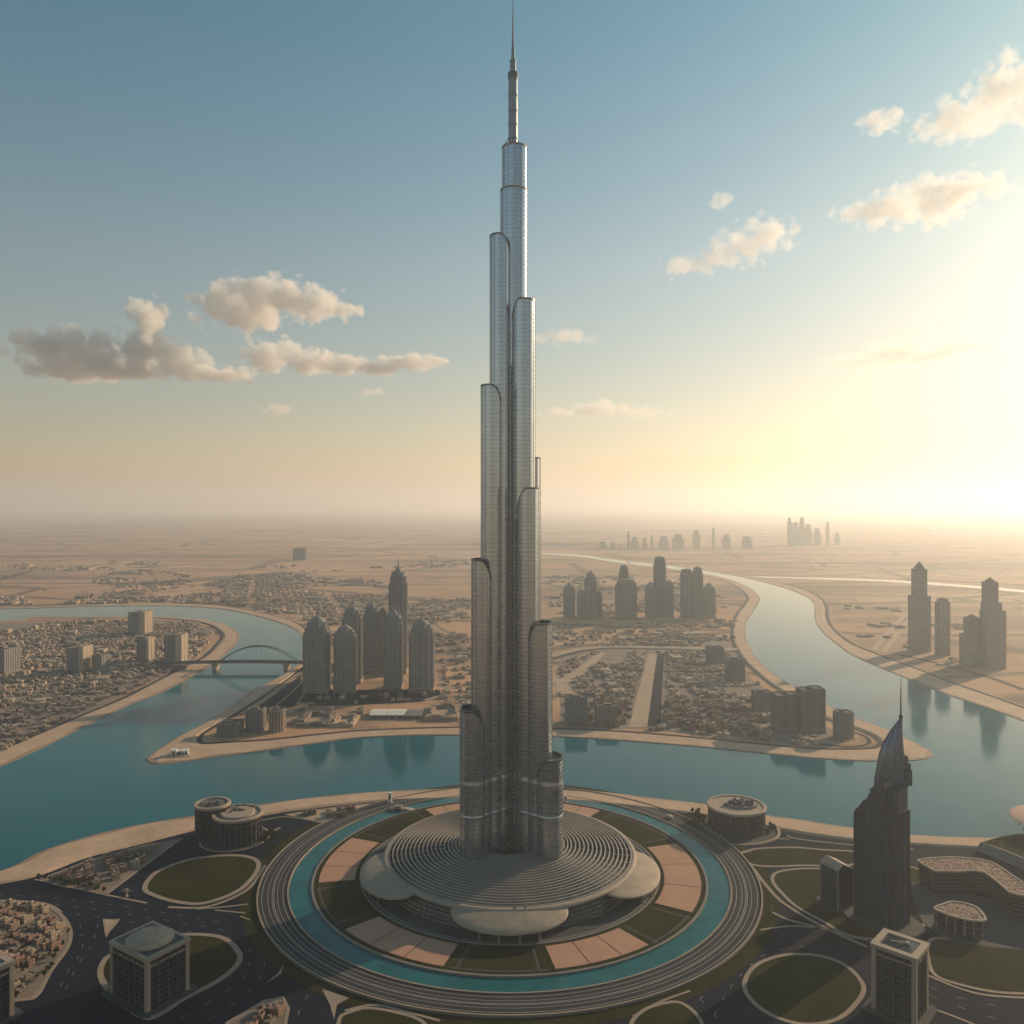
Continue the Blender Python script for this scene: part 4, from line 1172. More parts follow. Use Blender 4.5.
def side_tower():
    yaw = radians(25)
    e1 = Vector((cos(yaw), sin(yaw))); e2 = Vector((-sin(yaw), cos(yaw)))
    c = Vector((278.6, 709)) + e1 * 8.5 + e2 * 10
    root = thing('side_tower', 'small dark tower with folded cream roof beside the pointed tower', 'tower', (c.x, c.y, 0), yaw)
    shaft_part(root, 'shaft', rect(17, 20, 1.2), 0, 35, M['fac_blue'], (4.5, .6, .6), M['dsteel'], False)
    mb = MB()
    V = [(-9.2, -10.8, 34.6), (9.2, -10.8, 33.8), (9.2, 10.8, 34.6), (-9.2, 10.8, 34.6), (-3.5, -10.8, 39.5), (-1.0, 10.8, 38.8), (4.5, -10.8, 35.6), (5, 10.8, 36)]
    U = [(x, y, z - .8) for x, y, z in V]
    mb.add(V + U, [(0, 4, 5, 3), (4, 6, 7, 5), (6, 1, 2, 7), (8, 11, 13, 12), (12, 13, 15, 14), (14, 15, 10, 9), (0, 8, 12, 4), (4, 12, 14, 6), (6, 14, 9, 1), (1, 9, 10, 2), (3, 5, 13, 11), (5, 7, 15, 13), (7, 2, 10, 15), (0, 3, 11, 8)], 0)
    mb.prism([(-8.4, -9.9), (8.4, -9.9), (8.4, 9.9), (-8.4, 9.9)], 33.0, 33.7, 0)
    mb.build('roof', [M['cream']], root)
    for x in (-8.3, 8.3):
        for y in (-9.8, 9.8):
            m2 = MB(); m2.box(x, y, 0, 1.1, 1.1, 34.2); m2.build('pier', [M['concrete']], root)
    mb = MB(); mb.prism([(16 * cos(t), 17 * sin(t)) for t in [2 * pi * k / 32 for k in range(32)]], 0, 1.5, 0); mb.build('base', [M['paving']], root)
side_tower()

def speckle(name, a, b, c, s):
    t = NT(name); p = t.coord("Object")
    v = t.voro(p, s, 'F1', 1)
    sp = t.new("ShaderNodeSeparateColor"); t.link(v, sp.inputs[0])
    col = t.mix(t.math('GREATER_THAN', sp.outputs[0], .55), t.mix(t.math('GREATER_THAN', sp.outputs[1], .5), a, b), c)
    t.set(col, .9, 0, .2); t.bump(sp.outputs[0], .6, .8)
    return t.m
M['gravelroof'] = speckle('roof_ballast', (0.07, 0.045, 0.035), (0.20, 0.125, 0.09), (0.34, 0.25, 0.19), 0.7)
def banded(name, label, cat, pts, zr, z0, floors, rimw=1.0, gear=False, rz_in=1.6):
    w = [W(px, py, zr) for px, py in pts]
    c = sum(w, Vector()) / len(w)
    pl = [Vector((p.x - c.x, p.y - c.y)) for p in w]
    if area(pl) < 0: pl = pl[::-1]
    root = thing(name, label, cat, (c.x, c.y, 0))
    inn = offset_line(pl, rz_in, True)
    mb = MB(); mb.prism([tuple(p) for p in inn], z0, zr - .6, 0)
    mb.build('glazing', [M['fac_dark']], root)
    mb = MB()
    for i in range(1, floors):
        z = z0 + (zr - z0) * i / floors
        mb.prism([tuple(p) for p in offset_line(pl, .2, True)], z - .35, z + .35, 0)
        n = len(pl); L = pl
        P = [(p.x, p.y, z + .35) for p in L] + [(p.x, p.y, z + 1.3) for p in L]
        mb.add(P, [(k, (k + 1) % n, n + (k + 1) % n, n + k) for k in range(n)], 1)
    mb.build('balcony_slabs', [M['pier'], M['dsteel']], root)
    mb = MB()
    n = len(pl); i2 = offset_line(pl, rimw, True); o2 = offset_line(pl, -.5, True)
    P = [(p.x, p.y, zr - 1.0) for p in o2] + [(p.x, p.y, zr + .5) for p in o2] + [(p.x, p.y, zr + .5) for p in i2] + [(p.x, p.y, zr - .1) for p in i2]
    mb.add(P, [(j * n + k, j * n + (k + 1) % n, (j + 1) * n + (k + 1) % n, (j + 1) * n + k) for j in range(3) for k in range(n)], 0)
    mb.cap([tuple(p) for p in i2], zr - .1, 1)
    mb.cap([tuple(p) for p in o2], zr - 1.0, 0, True)
    mb.build('roof', [M['cream'], M['gravelroof']], root)
    return root, pl
def smooth_px(pts, n=4):
    return [(p.x, p.y) for p in catmull(pts, n, True)]
hotel, _ = banded('curved_hotel', 'long bent low building with banded floors and speckled gravel roof', 'hotel',
    [(917.5, 860), (921, 863), (935, 871), (958, 871.3), (974, 870.4), (985, 872.5), (998, 882), (1009, 892), (1016, 894), (1024, 895.5), (1070, 905), (1075, 894), (1024, 883), (1012, 875), (1003, 868.5), (993, 862.5), (980, 859), (952, 857), (930, 858)], 21, 1.0, 6)
lens, lp = banded('lens_pavilion', 'low lens shaped hall with speckled roof in front of the bent building', 'pavilion',
    smooth_px([(934, 908), (943, 904), (953, 901.5), (972, 905), (981, 911), (986, 920), (974, 920.5), (960, 918), (946, 914)], 3), 15, 1.2, 2, 1.2)
for k in range(0, len(lp), 2):
    p = lp[k]; m2 = MB(); m2.lathe([(.9, 1.2), (.7, 13.6)], 8, 0, (p.x * .97, p.y * .97), close_top=False); m2.build('column', [M['concrete']], lens)
pl_ = px_line([(912, 884), (930, 890), (960, 893), (1000, 902), (1060, 915), (1080, 950), (1024, 951), (983, 947), (952, 941), (930, 930), (918, 914)], 5, True)
mb = MB(); mb.prism([tuple(p) for p in pl_], .3, 1.2, 0); struct(mb.build('pavement', [M['paving']]))

# raised garden terrace with the disc pavilion at the right edge
def terrace():
    pts = [W(px, py, 9) for px, py in ((980.5, 842.5), (996, 837.5), (1014, 834.5), (1060, 832), (1110, 850), (1100, 890), (1060, 873), (1024, 859), (1002, 850))]
    c = sum(pts, Vector()) / len(pts)
    pl = [(p.x - c.x, p.y - c.y) for p in pts]
    root = thing('garden_terrace', 'raised wedge terrace with planted top and sloping grey wall at right edge', 'terrace', (c.x, c.y, 0))
    if area(pl) < 0: pl = pl[::-1]
    big = [tuple(p) for p in offset_line([Vector(p) for p in pl], -4.5, True)]
    n = len(pl)
    mb = MB()
    P = [(p[0], p[1], 0) for p in big] + [(p[0], p[1], 9.6) for p in pl]
    mb.add(P, [(k, (k + 1) % n, n + (k + 1) % n, n + k) for k in range(n)], 0)
    inn = [tuple(p) for p in offset_line([Vector(p) for p in pl], 1.2, True)]
    P = [(p[0], p[1], 9.6) for p in pl] + [(p[0], p[1], 9.6) for p in inn] + [(p[0], p[1], 9.0) for p in inn]
    mb.add(P, [(j * n + k, j * n + (k + 1) % n, (j + 1) * n + (k + 1) % n, (j + 1) * n + k) for j in range(2) for k in range(n)], 1)
    mb.build('retaining_wall', [M['concrete'], M['cream']], root)
    mb = MB(); mb.cap(inn, 9.0, 0); mb.build('planting', [M['grass']], root)
terrace()
root = thing('disc_pavilion', 'glass pavilion under a wide pale disc roof on the raised terrace', 'pavilion', (567, 856, 9.0))
mb = MB(); mb.lathe([(24, 0), (24, 9)], 48, 0, (6, 0), close_top=False)
for i in range(24): mb.box(6 + 24 * cos(i * pi / 12), 24 * sin(i * pi / 12), 0, .6, .6, 9, i * pi / 12, 1)
mb.build('glazed_drum', [M['glassdark'], M['concrete']], root)
mb = MB(); mb.lathe([(20, 8.6), (36, 9.6), (46, 11.4), (47, 11.9), (46.5, 12.2), (30, 12.6), (0.01, 13)], 72, 0); mb.build('roof', [plain('rose_roof', (0.46, 0.30, 0.24), .8, 0, .05, .15)], root)
for a in (2.6, 3.14, 3.7, 4.3):
    m2 = MB(); m2.tube((38 * cos(a), 38 * sin(a), 0), (38 * cos(a), 38 * sin(a), 9.9), .7, .6); m2.build('column', [M['white']], root)
mb = MB(); mb.box(-33, 4, 0, 8, 6, 3.6, .3, 0); mb.box(-31, 2, 3.6, 4, 3, 1.6, .3, 0); mb.build('kiosk', [M['white']], root)

# ------------------------------------------------------------------ bridge
def bridge():
    Y = 1752.0; z = 17.0
    X0, X1 = (185 - 512) / F * Y, (307 - 512) / F * Y
    root = thing('arch_bridge', 'grey road bridge with one slim steel arch across the left canal', 'bridge', ((X0 + X1) / 2, Y, 0), 0)
    hw = (X1 - X0) / 2
    mb = MB()
    N = 24
    for i in range(N):
        xa, xb = -hw - 70 + (2 * hw + 140) * i / N, -hw - 70 + (2 * hw + 140) * (i + 1) / N
        f = lambda x: z - 4 + 4 * cos(min(1, abs(x) / (hw + 70)) * pi / 2) - (6 if abs(x) > hw + 20 else 0) * (abs(x) - hw - 20) / 50
        za, zb = f(xa), f(xb)
        mb.add([(xa, -9, za - 2.6), (xb, -9, zb - 2.6), (xb, 9, zb - 2.6), (xa, 9, za - 2.6), (xa, -10, za), (xb, -10, zb), (xb, 10, zb), (xa, 10, za)],
               [(0, 1, 5, 4), (2, 3, 7, 6), (3, 2, 1, 0)], 0)
        mb.add([(xa, -10, za), (xb, -10, zb), (xb, 10, zb), (xa, 10, za)], [(0, 1, 2, 3)], 1)
        for s in (-1, 1):
            mb.add([(xa, s * 10, za), (xb, s * 10, zb), (xb, s * 10, zb + 1.2), (xa, s * 10, za + 1.2), (xa, s * 9.6, za), (xb, s * 9.6, zb), (xb, s * 9.6, zb + 1.2), (xa, s * 9.6, za + 1.2)],
                   [(0, 1, 2, 3), (4, 7, 6, 5), (3, 2, 6, 7)], 0)
    dk = mb.build('deck', [M['concrete'], M['asphalt']], root)
    mx = (X0 + X1) / 2
    xa, xb = (220 - 512) / F * Y - mx, (298 - 512) / F * Y - mx
    for s in (-1, 1):
        mb = MB()
        pts = [(xa + (xb - xa) * i / 28, s * 8.8 * (1 - .35 * sin(pi * i / 28)), z - .5 + 33 * (1 - (2 * i / 28 - 1) ** 2)) for i in range(29)]
        for a, b in zip(pts, pts[1:]): mb.tube(a, b, 1.0, 1.0, 6)
        ar = mb.build('arch', [M['dsteel']], root)
        mb = MB()
        for p in pts[2:-2:2]: mb.tube((p[0], s * 8.8, z), p, .16, .16, 4)
        mb.build('hanger', [M['steel']], ar)
    mb = MB()
    for i in range(3, 26, 4):
        t = i / 28; x = xa + (xb - xa) * t; y = 8.8 * (1 - .35 * sin(pi * t)); zz = z - .5 + 33 * (1 - (2 * t - 1) ** 2)
        mb.tube((x, -y, zz), (x, y, zz), .45, .45, 5)
    mb.build('arch_brace', [M['dsteel']], root)
    for px in (216, 287):
        m2 = MB(); x = (px - 512) / F * Y - mx
        m2.prism([(x - 4, -11), (x + 4, -11), (x + 5, 0), (x + 4, 11), (x - 4, 11), (x - 5, 0)], 0, 10, 0)
        m2.prism([(x - 6, -11.5), (x + 6, -11.5), (x + 6, 11.5), (x - 6, 11.5)], 10, 14.2, 0)
        m2.build('pier', [M['cream']], root)
    for s in (-1, 1):
        m2 = MB(); m2.prism([(s * (hw - 6), -9), (s * (hw + 70), -9), (s * (hw + 70), 9), (s * (hw - 6), 9)], 0, 8, 0); m2.build('abutment', [M['concrete']], root)
bridge()

# ------------------------------------------------------------------ low buildings on the middle shore
def beach_house():
    p = W(178, 757)
    root = thing('beach_house', 'small white beach house with dark openings at the sandy point', 'house', (p.x, p.y + 4, 1.8), .25)
    mb = MB()
    for (x, y, sx, sy, h) in ((-7, 2, 7, 9, 7), (0, 4, 8, 8, 4.5), (7.5, 1, 9, 9, 5.5)):
        mb.box(x, y, 0, sx, sy, h, 0, 0); mb.box(x, y, h, sx + 1, sy + 1, .6, 0, 0)
    mb.build('wall', [M['white']], root)
    for (x, y, w, z, h) in ((-7, -2.6, 3, .4, 4.4), (0, -.1, 5, .5, 3), (5.4, -3.6, 2.4, .5, 3.6), (9.4, -3.6, 2.4, .5, 3.6)):
        m2 = MB(); m2.box(x, y, z, w, .3, h); m2.build('window', [M['glassdark']], root)
    mb = MB(); mb.add([(-10.5, -1, 4), (-10.5, 4, 4), (-24, 4, .1), (-24, -1, .1), (-10.5, -1, 3.4), (-10.5, 4, 3.4)], [(0, 1, 2, 3), (0, 3, 4), (1, 5, 2), (4, 3, 2, 5)]); mb.build('ramp', [M['white']], root)
    mb = MB(); mb.box(0, -4, 0, 30, 16, .3); mb.build('terrace', [M['cream']], root)
beach_house()
def shed(label, px0, px1, py0, py1, h=7, mat='white'):
    a, b, c = W(px0, py0, h), W(px1, py0, h), W(px0, py1, h)
    w, d = b.x - a.x, c.y - a.y
    root = thing('warehouse', label, 'warehouse', ((a.x + b.x) / 2, a.y + d / 2, 0), 0, 'sheds behind the middle beach')
    shaft_part(root, 'wall', rect(w, d), 0, h - 1, M['stone_c'], (5, .6, .5), M['stone_a'], False)
    mb = MB(); W2, D2 = w / 2 + .8, d / 2 + .8
    V = [(-W2, -D2, h - 1), (W2, -D2, h - 1), (W2, D2, h - 1), (-W2, D2, h - 1), (-W2, 0, h + 1), (W2, 0, h + 1)]
    mb.add(V, [(0, 1, 5, 4), (2, 3, 4, 5), (0, 4, 3), (1, 2, 5)]); mb.build('roof', [M[mat]], root)
    for k in (-.25, .25):
        m2 = MB(); m2.box(w * k, -d / 2 - .1, 0, 5, .3, 4.4); m2.build('door', [M['dark']], root)
shed('left white roofed warehouse below the domed towers', 369.5, 386, 714.5, 708.5)
shed('middle white roofed warehouse adjoining the left one', 387.5, 404, 714.5, 708.5)
shed('grey roofed warehouse ending the row of three', 405.5, 421, 715, 708.5, 7, 'concrete')
def compound(label, px0, px1, py0, py1, mat='stone_a', h=7, court='sandlot'):
    a, b, c = W(px0, py0), W(px1, py0), W(px0, py1)
    w, d = b.x - a.x, c.y - a.y
    root = thing('walled_compound', label, 'compound', ((a.x + b.x) / 2, a.y + d / 2, 0), 0)
    rr = random.Random(px0)
    t = min(w, d) * .2
    for (x, y, sx, sy) in ((0, -d / 2 + t / 2, w, t), (0, d / 2 - t / 2, w, t), (-w / 2 + t / 2, 0, t, d - 2 * t - .6), (w / 2 - t / 2, 0, t, d - 2 * t - .6)):
        hh = h * rr.uniform(.7, 1.2)
        pl = [(q[0] + x, q[1] + y) for q in rect(sx, sy)]
        mb = MB(); mb.prism(pl, 0, hh, 0)
        mb.box(x + rr.uniform(-.2, .2) * sx, y, hh, sx * .3, sy * .5, 2.6); 
        for k in range(3): mb.box(x + rr.uniform(-.4, .4) * sx, y + rr.uniform(-.2, .2) * sy, hh, 2, 2, 1.3, 0, 1)
        mb.build('wing', [M[mat], M['stone_c']], root)
    mb = MB(); mb.box(0, 0, 0, w - 2 * t - 1, d - 2 * t - 1, .4); mb.build('courtyard', [M[court]], root)
compound('courtyard compound with several low ranges at right of the warehouses', 425, 458, 721, 707)
compound('sandy walled yard between the low ranges and the warehouses', 330, 353, 727, 717, 'sandlot', 4)
compound('low grey ranges around a yard left of the sandy walled yard', 296, 328, 727, 715, 'stone_c')
compound('round cornered courtyard block near the loop road on the eastern shore', 741, 765, 735, 725, 'stone_b', 6)

# small monuments
def stele(label, px, py, w, h):
    p = W(px, py)
    root = thing('stone_stele', label, 'monument', (p.x, p.y, .4))
    mb = MB(); mb.box(0, 0, 0, w * 2.4, w * 2.0, 1.0); mb.box(0, 0, 1.0, w * 1.5, w * 1.3, 1.0); mb.build('plinth', [M['cream']], root)
    mb = MB(); mb.prism(rect(w, w * .7), 2, h, 0); mb.prism(rect(w * 1.25, w * .9), h, h + .8, 0); mb.box(0, -w * .36, h * .45, w * .45, .2, h * .4, 0, 1); mb.build('shaft', [M['white'], M['dark']], root)
stele('pale stone stele by the beach left of the great tower', 390, 804, 4, 12)
stele('small pale stele at the right foot of the great tower beside the ring road', 565.5, 803, 3, 8)
p = W(398, 811); root = thing('gatehouse', 'pale gatehouse with ramped sides beside the stone stele', 'gatehouse', (p.x, p.y, .6))
mb = MB(); mb.prism([(-9, -3), (9, -3), (9, 4), (-9, 4)], 0, 3, 0); mb.prism([(-4, -2), (4, -2), (4, 3), (-4, 3)], 3, 5.6, 0); mb.add([(9, -3, 3), (9, 4, 3), (20, 4, 0), (20, -3, 0), (9, -3, 0), (9, 4, 0)], [(0, 3, 2, 1), (0, 4, 3), (1, 2, 5)]); mb.build('wall', [M['cream']], root)
mb = MB(); mb.box(0, -3.1, .2, 6, .3, 2.4); mb.build('door', [M['dark']], root)
p = W(669, 819.5); root = thing('kiosk', 'small cream kiosk beside the ring road right of the great tower', 'kiosk', (p.x, p.y, .6), .2)
mb = MB(); mb.lathe([(3.6, 0), (3.9, 2.6), (4.6, 2.8), (4.4, 3.3), (1.5, 4.2), (.01, 4.4)], 16, 0); mb.build('wall', [M['cream']], root)
mb = MB(); mb.box(0, -3.7, .6, 3, .4, 1.6); mb.build('counter', [M['dark']], root)
p = W(126.5, 897); root = thing('sculpture', 'small sandy winged sculpture on the verge by the long road', 'sculpture', (p.x, p.y, .6))
mb = MB(); mb.lathe([(1.6, 0), (1.2, .8), (.7, 1.4), (.9, 3.0), (1.9, 4.6), (1.6, 6.0), (.6, 6.8), (.01, 7)], 12, 0)
for s in (-1, 1): mb.tube((s * 1.2, 0, 5), (s * 5.6, 0, 4.1 + .8), .7, .15, 6, 0); mb.tube((s * 1.0, 0, 5.6), (s * 3.4, 0, 7.4), .5, .1, 6, 0)
mb.build('figure', [M['sandlot']], root)

# ------------------------------------------------------------------ houses
rh = random.Random(21)
HM = [M['stone_a'], M['stone_b'], M['stone_c'], M['stone_d']]
def house_mesh(v):
    r = random.Random(100 + v)
    mb = MB()
    w, d, h = r.uniform(7, 10), r.uniform(9, 13), r.uniform(3.4, 6.6)
    plan = [(-w / 2, -d / 2), (w / 2, -d / 2), (w / 2, d / 2), (0, d / 2), (0, d * .2), (-w / 2, d * .2)] if v % 2 else rect(w, d)
    P = [(p[0], p[1], 0) for p in plan] + [(p[0], p[1], h) for p in plan]; n = len(plan)
    mb.add(P, [(i, (i + 1) % n, n + (i + 1) % n, n + i) for i in range(n)], 0)
    parapet(mb, plan, h, .8, .5, 0, 1)
    mb.box(w * .15, -d * .2, h + .05, 3, 3.4, 2.3, 0, 0)
    for k in range(2): mb.box(r.uniform(-.3, .3) * w, r.uniform(-.35, .1) * d, h + .05, 1.1, 1.1, 1.0, 0, 2)
    for i in range(n):
        a, b = Vector(plan[i]), Vector(plan[(i + 1) % n]); L = (b - a).length
        if L < 3: continue
        u = (b - a) / L; nn = Vector((u.y, -u.x))
        for j in range(int(L // 3)):
            p = a + u * (1.7 + j * 3) + nn * .03
            for z in ([.9] if h < 4.6 else [.9, 3.9]):
                mb.box(p.x, p.y, z, 1.1, .16, 1.5, atan2(u.y, u.x), 2)
    # yard wall
    mb.box(0, d / 2 + 2.2, 0, w, .3, 1.7, 0, 0); mb.box(-w / 2 + .15, d / 2 + 1.1, 0, .3, 1.9, 1.7, 0, 0); mb.box(w / 2 - .15, d / 2 + 1.1, 0, .3, 1.9, 1.7, 0, 0)
    o = mb.build('house', [HM[v % 4], HM[(v + 1) % 3], M['dark']])
    return o
protos = [house_mesh(v) for v in range(8)]
used = set()
HG = {}
def place_house(v, x, y, rz, label, group, s=1.0, z=.7):
    o = protos[v]
    if v in used:
        o = o.copy(); COL.objects.link(o)
    used.add(v)
    o.location = (x, y, z); o.rotation_euler = (0, 0, rz); o.scale = (s, s, s * rh.uniform(.85, 1.25))
    tag(o, label, 'house', group)
count = [0]
def fill(poly, rz, sx, sy, label, group, jit=.18, skip=.1, row_gap=3, zz=.7, s=1.0, cap_=999):
    xs = [p[0] for p in poly]; ys = [p[1] for p in poly]
    c = Vector(((min(xs) + max(xs)) / 2, (min(ys) + max(ys)) / 2))
    R = max(max(xs) - min(xs), max(ys) - min(ys))
    e1 = Vector((cos(rz), sin(rz))); e2 = Vector((-sin(rz), cos(rz)))
    out = []
    nx, ny = int(R / sx) + 2, int(R / sy) + 2
    for j in range(-ny, ny + 1):
        yo = j * sy + (j // 2) * row_gap
        for i in range(-nx, nx + 1):
            if i % 7 == 6: continue
            p = c + e1 * ((i + rh.uniform(-jit, jit)) * sx) + e2 * (yo + rh.uniform(-jit, jit) * sy)
            if not inside(p, poly) or rh.random() < skip: continue
            if not all(inside(p + e1 * a * sx * .36 + e2 * b * sy * .36, poly) for a in (-1, 1) for b in (-1, 1)): continue
            out.append(p)
    out.sort(key=lambda p: p.length)
    for p in out[:cap_]:
        place_house(rh.randrange(8), p.x, p.y, rz + rh.choice((0, pi)) + rh.uniform(-.04, .04), label, group, s * rh.uniform(.8, 1.05), zz)
        count[0] += 1
def vis(poly): # only what the photo can show (and a little beyond)
    return poly
P_ = lambda pts: [W(*p).xy for p in pts]
vb2 = P_([(-22, 904), (0, 903), (42, 907), (57, 915), (67, 929), (65, 946), (49, 969), (35, 993), (15, 999), (-25, 1003)])
fill(vb2, radians(-20), 8.8, 11.6, 'flat roofed sand house in the dense quarter at lower left inside the curved road', 'houses of the lower left quarter', .15, .04, 2.0, .7, .8)
n1 = count[0]
fill([p for p in B1], radians(35), 8.8, 11.4, 'small flat roofed house in the triangular quarter below the left beach', 'houses of the triangular quarter', .2, .06, 2.0, .7, .78)
n2 = count[0]
fill([p for p in B3], radians(-10), 8.6, 11, 'flat roofed house in the tiny corner plot at the bottom edge', 'houses of the bottom corner plot', .15, .02, 1.5, .7, .78)
fill([p for p in B4], radians(12), 8.6, 11, 'rosy flat roofed house between the beach and ring road left of the great tower', 'houses between beach and ring road', .2, .06, 1.5, .7, .78)
fill(P_([(852, 869), (858, 869), (861, 905), (854, 908)]), radians(5), 9.5, 12, 'small house squeezed between the side tower and the pointed tower', 'houses beside the pointed tower', .1, .02)
n3 = count[0]
# first rows of the middle shore
left = 300 - count[0]
fill(P_([(572, 700), (628, 700), (628, 729), (592, 728.5), (572, 727)]), radians(0), 13, 17, 'pale flat roofed house by the shore road right of the great tower', 'houses of the middle shore west of the avenue', .2, .2, 6, .3, 1.25, max(0, left // 3))
left = 300 - count[0]
fill(P_([(664, 700), (750, 705), (775, 722), (770, 742), (700, 735), (664, 729)]), radians(4), 13, 17, 'pale flat roofed house by the shore road between the avenue and the ribbed towers', 'houses of the middle shore east of the avenue', .2, .25, 6, .3, 1.25, max(0, left))
for v, o in enumerate(protos):
    if v not in used: bpy.data.objects.remove(o)

# ------------------------------------------------------------------ the wider town: too many houses to count
rt = random.Random(33)
NEAR = set()
taken = [(o.location.x, o.location.y) for o in S.objects if o.get('category') == 'house']
grid = {}
for x, y in taken: grid.setdefault((int(x // 20), int(y // 20)), []).append((x, y))
blocks = []
for o in S.objects:
    if o.parent is None and o.type == 'EMPTY' and o.location.y > 1000: blocks.append((o.location.x, o.location.y, 32.0))
town = MB()
def tb(x, y, w, d, h, rz, mi):
    c, n = cos(rz), sin(rz)
    P = []
    for z in (0.1, h):
        for a, b in ((-1, -1), (1, -1), (1, 1), (-1, 1)):
            px, py = a * w / 2, b * d / 2
            P.append((x + px * c - py * n, y + px * n + py * c, z))
    town.add(P, [(0, 1, 5, 4), (1, 2, 6, 5), (2, 3, 7, 6), (3, 0, 4, 7), (4, 5, 6, 7)], mi)
    if w > 7 and rt.random() < .6:   # roof room
        q = (x + rt.uniform(-.2, .2) * w, y + rt.uniform(-.2, .2) * d)
        s_ = rt.uniform(.25, .5)
        P = []
        for z in (h, h + rt.uniform(1.5, 3)):
            for a, b in ((-1, -1), (1, -1), (1, 1), (-1, 1)):
                px, py = a * w * s_ / 2, b * d * s_ / 2
                P.append((q[0] + px * c - py * n, q[1] + px * n + py * c, z))
        town.add(P, [(0, 1, 5, 4), (1, 2, 6, 5), (2, 3, 7, 6), (3, 0, 4, 7), (4, 5, 6, 7)], rt.randrange(4))
def scatter(polypx, rz, sx, sy, dens, hmin=3, hmax=7, big=.03, clump=250.0, thr=-.25, holes=(), patch=True):
    poly = P_(polypx)
    hp = [P_(h) for h in holes]
    xs = [p[0] for p in poly]; ys = [p[1] for p in poly]
    c = Vector(((min(xs) + max(xs)) / 2, (min(ys) + max(ys)) / 2))
    R = 0.75 * max(max(xs) - min(xs), max(ys) - min(ys))
    e1 = Vector((cos(rz), sin(rz))); e2 = Vector((-sin(rz), cos(rz)))
    for j in range(-int(R / sy), int(R / sy) + 1):
        if j % 9 == 8: continue
        for i in range(-int(R / sx), int(R / sx) + 1):
            if i % 14 == 13: continue
            if rt.random() > dens: continue
            p = c + e1 * ((i + rt.uniform(-.2, .2)) * sx) + e2 * ((j + (j // 2) * .35 + rt.uniform(-.15, .15)) * sy)
            if not inside(p, poly): continue
            if noise.noise(Vector((p.x / clump, p.y / clump, 3.3))) < thr: continue
            if any(inside(p, h) for h in hp): continue
            if any(abs(p.x - bx) < br and abs(p.y - by) < br for bx, by, br in blocks): continue
            g = (int(p.x // 20), int(p.y // 20))
            if any((p.x - qx) ** 2 + (p.y - qy) ** 2 < 16 ** 2 for a in (-1, 0, 1) for b in (-1, 0, 1) for qx, qy in grid.get((g[0] + a, g[1] + b), ())): continue
            q = noise.noise(Vector((p.x / 130, p.y / 130, 9.1)))
            mi = min(3, max(0, int(1.6 + q * 2.2 + rt.uniform(-1.2, 1.2))))
            rot = rz + .5 * noise.noise(Vector((p.x / 500, p.y / 500, 1.0)))
            if rt.random() < big: tb(p.x, p.y, sx * rt.uniform(1.2, 2.2), sy * rt.uniform(1.2, 2.0), rt.uniform(5, 10), rot, mi)
            else: tb(p.x, p.y, sx * rt.uniform(.5, .85), sy * rt.uniform(.5, .85), rt.uniform(hmin, hmax), rot, mi)
def base_patch(polypx, mat='dirt'):
    L = px_line(polypx, 4, True)
    mb = MB(); mb.cap([tuple(p) for p in L], .15); struct(mb.build('town_ground', [M[mat]]))
WB = [(-60, 622), (0, 623), (140, 620), (184, 622), (204, 626), (213, 632), (208, 645), (196, 657), (172, 671), (142, 686), (118, 698), (86, 713), (42, 733), (0, 754), (-80, 782), (-200, 812), (-260, 700)]
base_patch(WB)
scatter(WB, .18, 10.5, 13, .78, 3, 6.5, .03, 220, -.35)
avenue = [(646, 653), (667, 653), (663, 729), (627, 729)]
EW = [(560, 700), (560, 662), (580, 650), (620, 640), (700, 634), (728, 640), (729, 655), (738, 668), (758, 684), (782, 700), (820, 722), (845, 742), (800, 745), (740, 738), (700, 735), (640, 729), (570, 727)]
base_patch(EW)
hy = [(545, 656), (600, 646), (740, 646), (740, 651), (600, 651), (560, 664)]
cr = [(540, 690), (560, 680), (582, 664), (600, 652), (606, 655), (590, 668), (572, 682), (590, 705), (580, 706), (560, 690)]
scatter(EW, .05, 10.5, 12.5, .72, 3, 6.0, .05, 160, -.18, (avenue, hy, cr))
scatter([(440, 700), (440, 640), (462, 630), (475, 640), (475, 722), (460, 724)], .1, 13, 15, .6, 3, 7, .05, 150, -.2)
scatter([(545, 650), (545, 628), (600, 622), (725, 620), (738, 612), (733, 640), (700, 640), (600, 643)], .1, 15, 18, .55, 3, 7, .06, 200, -.1, (hy,))
scatter([(300, 700), (330, 700), (365, 706), (430, 702), (455, 700), (440, 690), (330, 697)], .1, 13, 15, .4, 3, 6, .05)
scatter([(287, 727), (290, 712), (300, 705), (366, 708), (366, 727), (330, 732)], .1, 13, 15, .4, 3, 6, .05)
# north of the canal and out on the plain
scatter([(70, 604), (85, 596), (130, 590), (200, 586), (240, 575), (330, 572), (390, 585), (400, 600), (330, 628), (300, 618), (240, 607), (180, 603)], .3, 20, 24, .6, 4, 9, .05, 420, -.12)
scatter([(330, 640), (330, 615), (400, 600), (470, 598), (470, 640), (400, 660), (340, 655)], .2, 18, 22, .5, 4, 8, .05, 300, .02)
scatter([(90, 582), (110, 573), (170, 572), (195, 578), (180, 586), (120, 588)], .2, 24, 28, .7, 4, 9, .05, 350, -.2)
scatter([(-60, 607), (-40, 596), (20, 598), (40, 606), (0, 607)], .1, 20, 24, .6, 4, 8)
scatter([(0, 568), (40, 562), (160, 562), (150, 568), (60, 571)], .1, 30, 34, .35, 4, 9, .05, 500, 0)
scatter([(60, 590), (20, 592), (15, 587), (40, 584)], .1, 24, 30, .4, 4, 9)
scatter([(985, 700), (1024, 705), (1060, 715), (1060, 680), (1012, 672)], .5, 18, 20, .4, 3, 6, .04, 150, -.1)
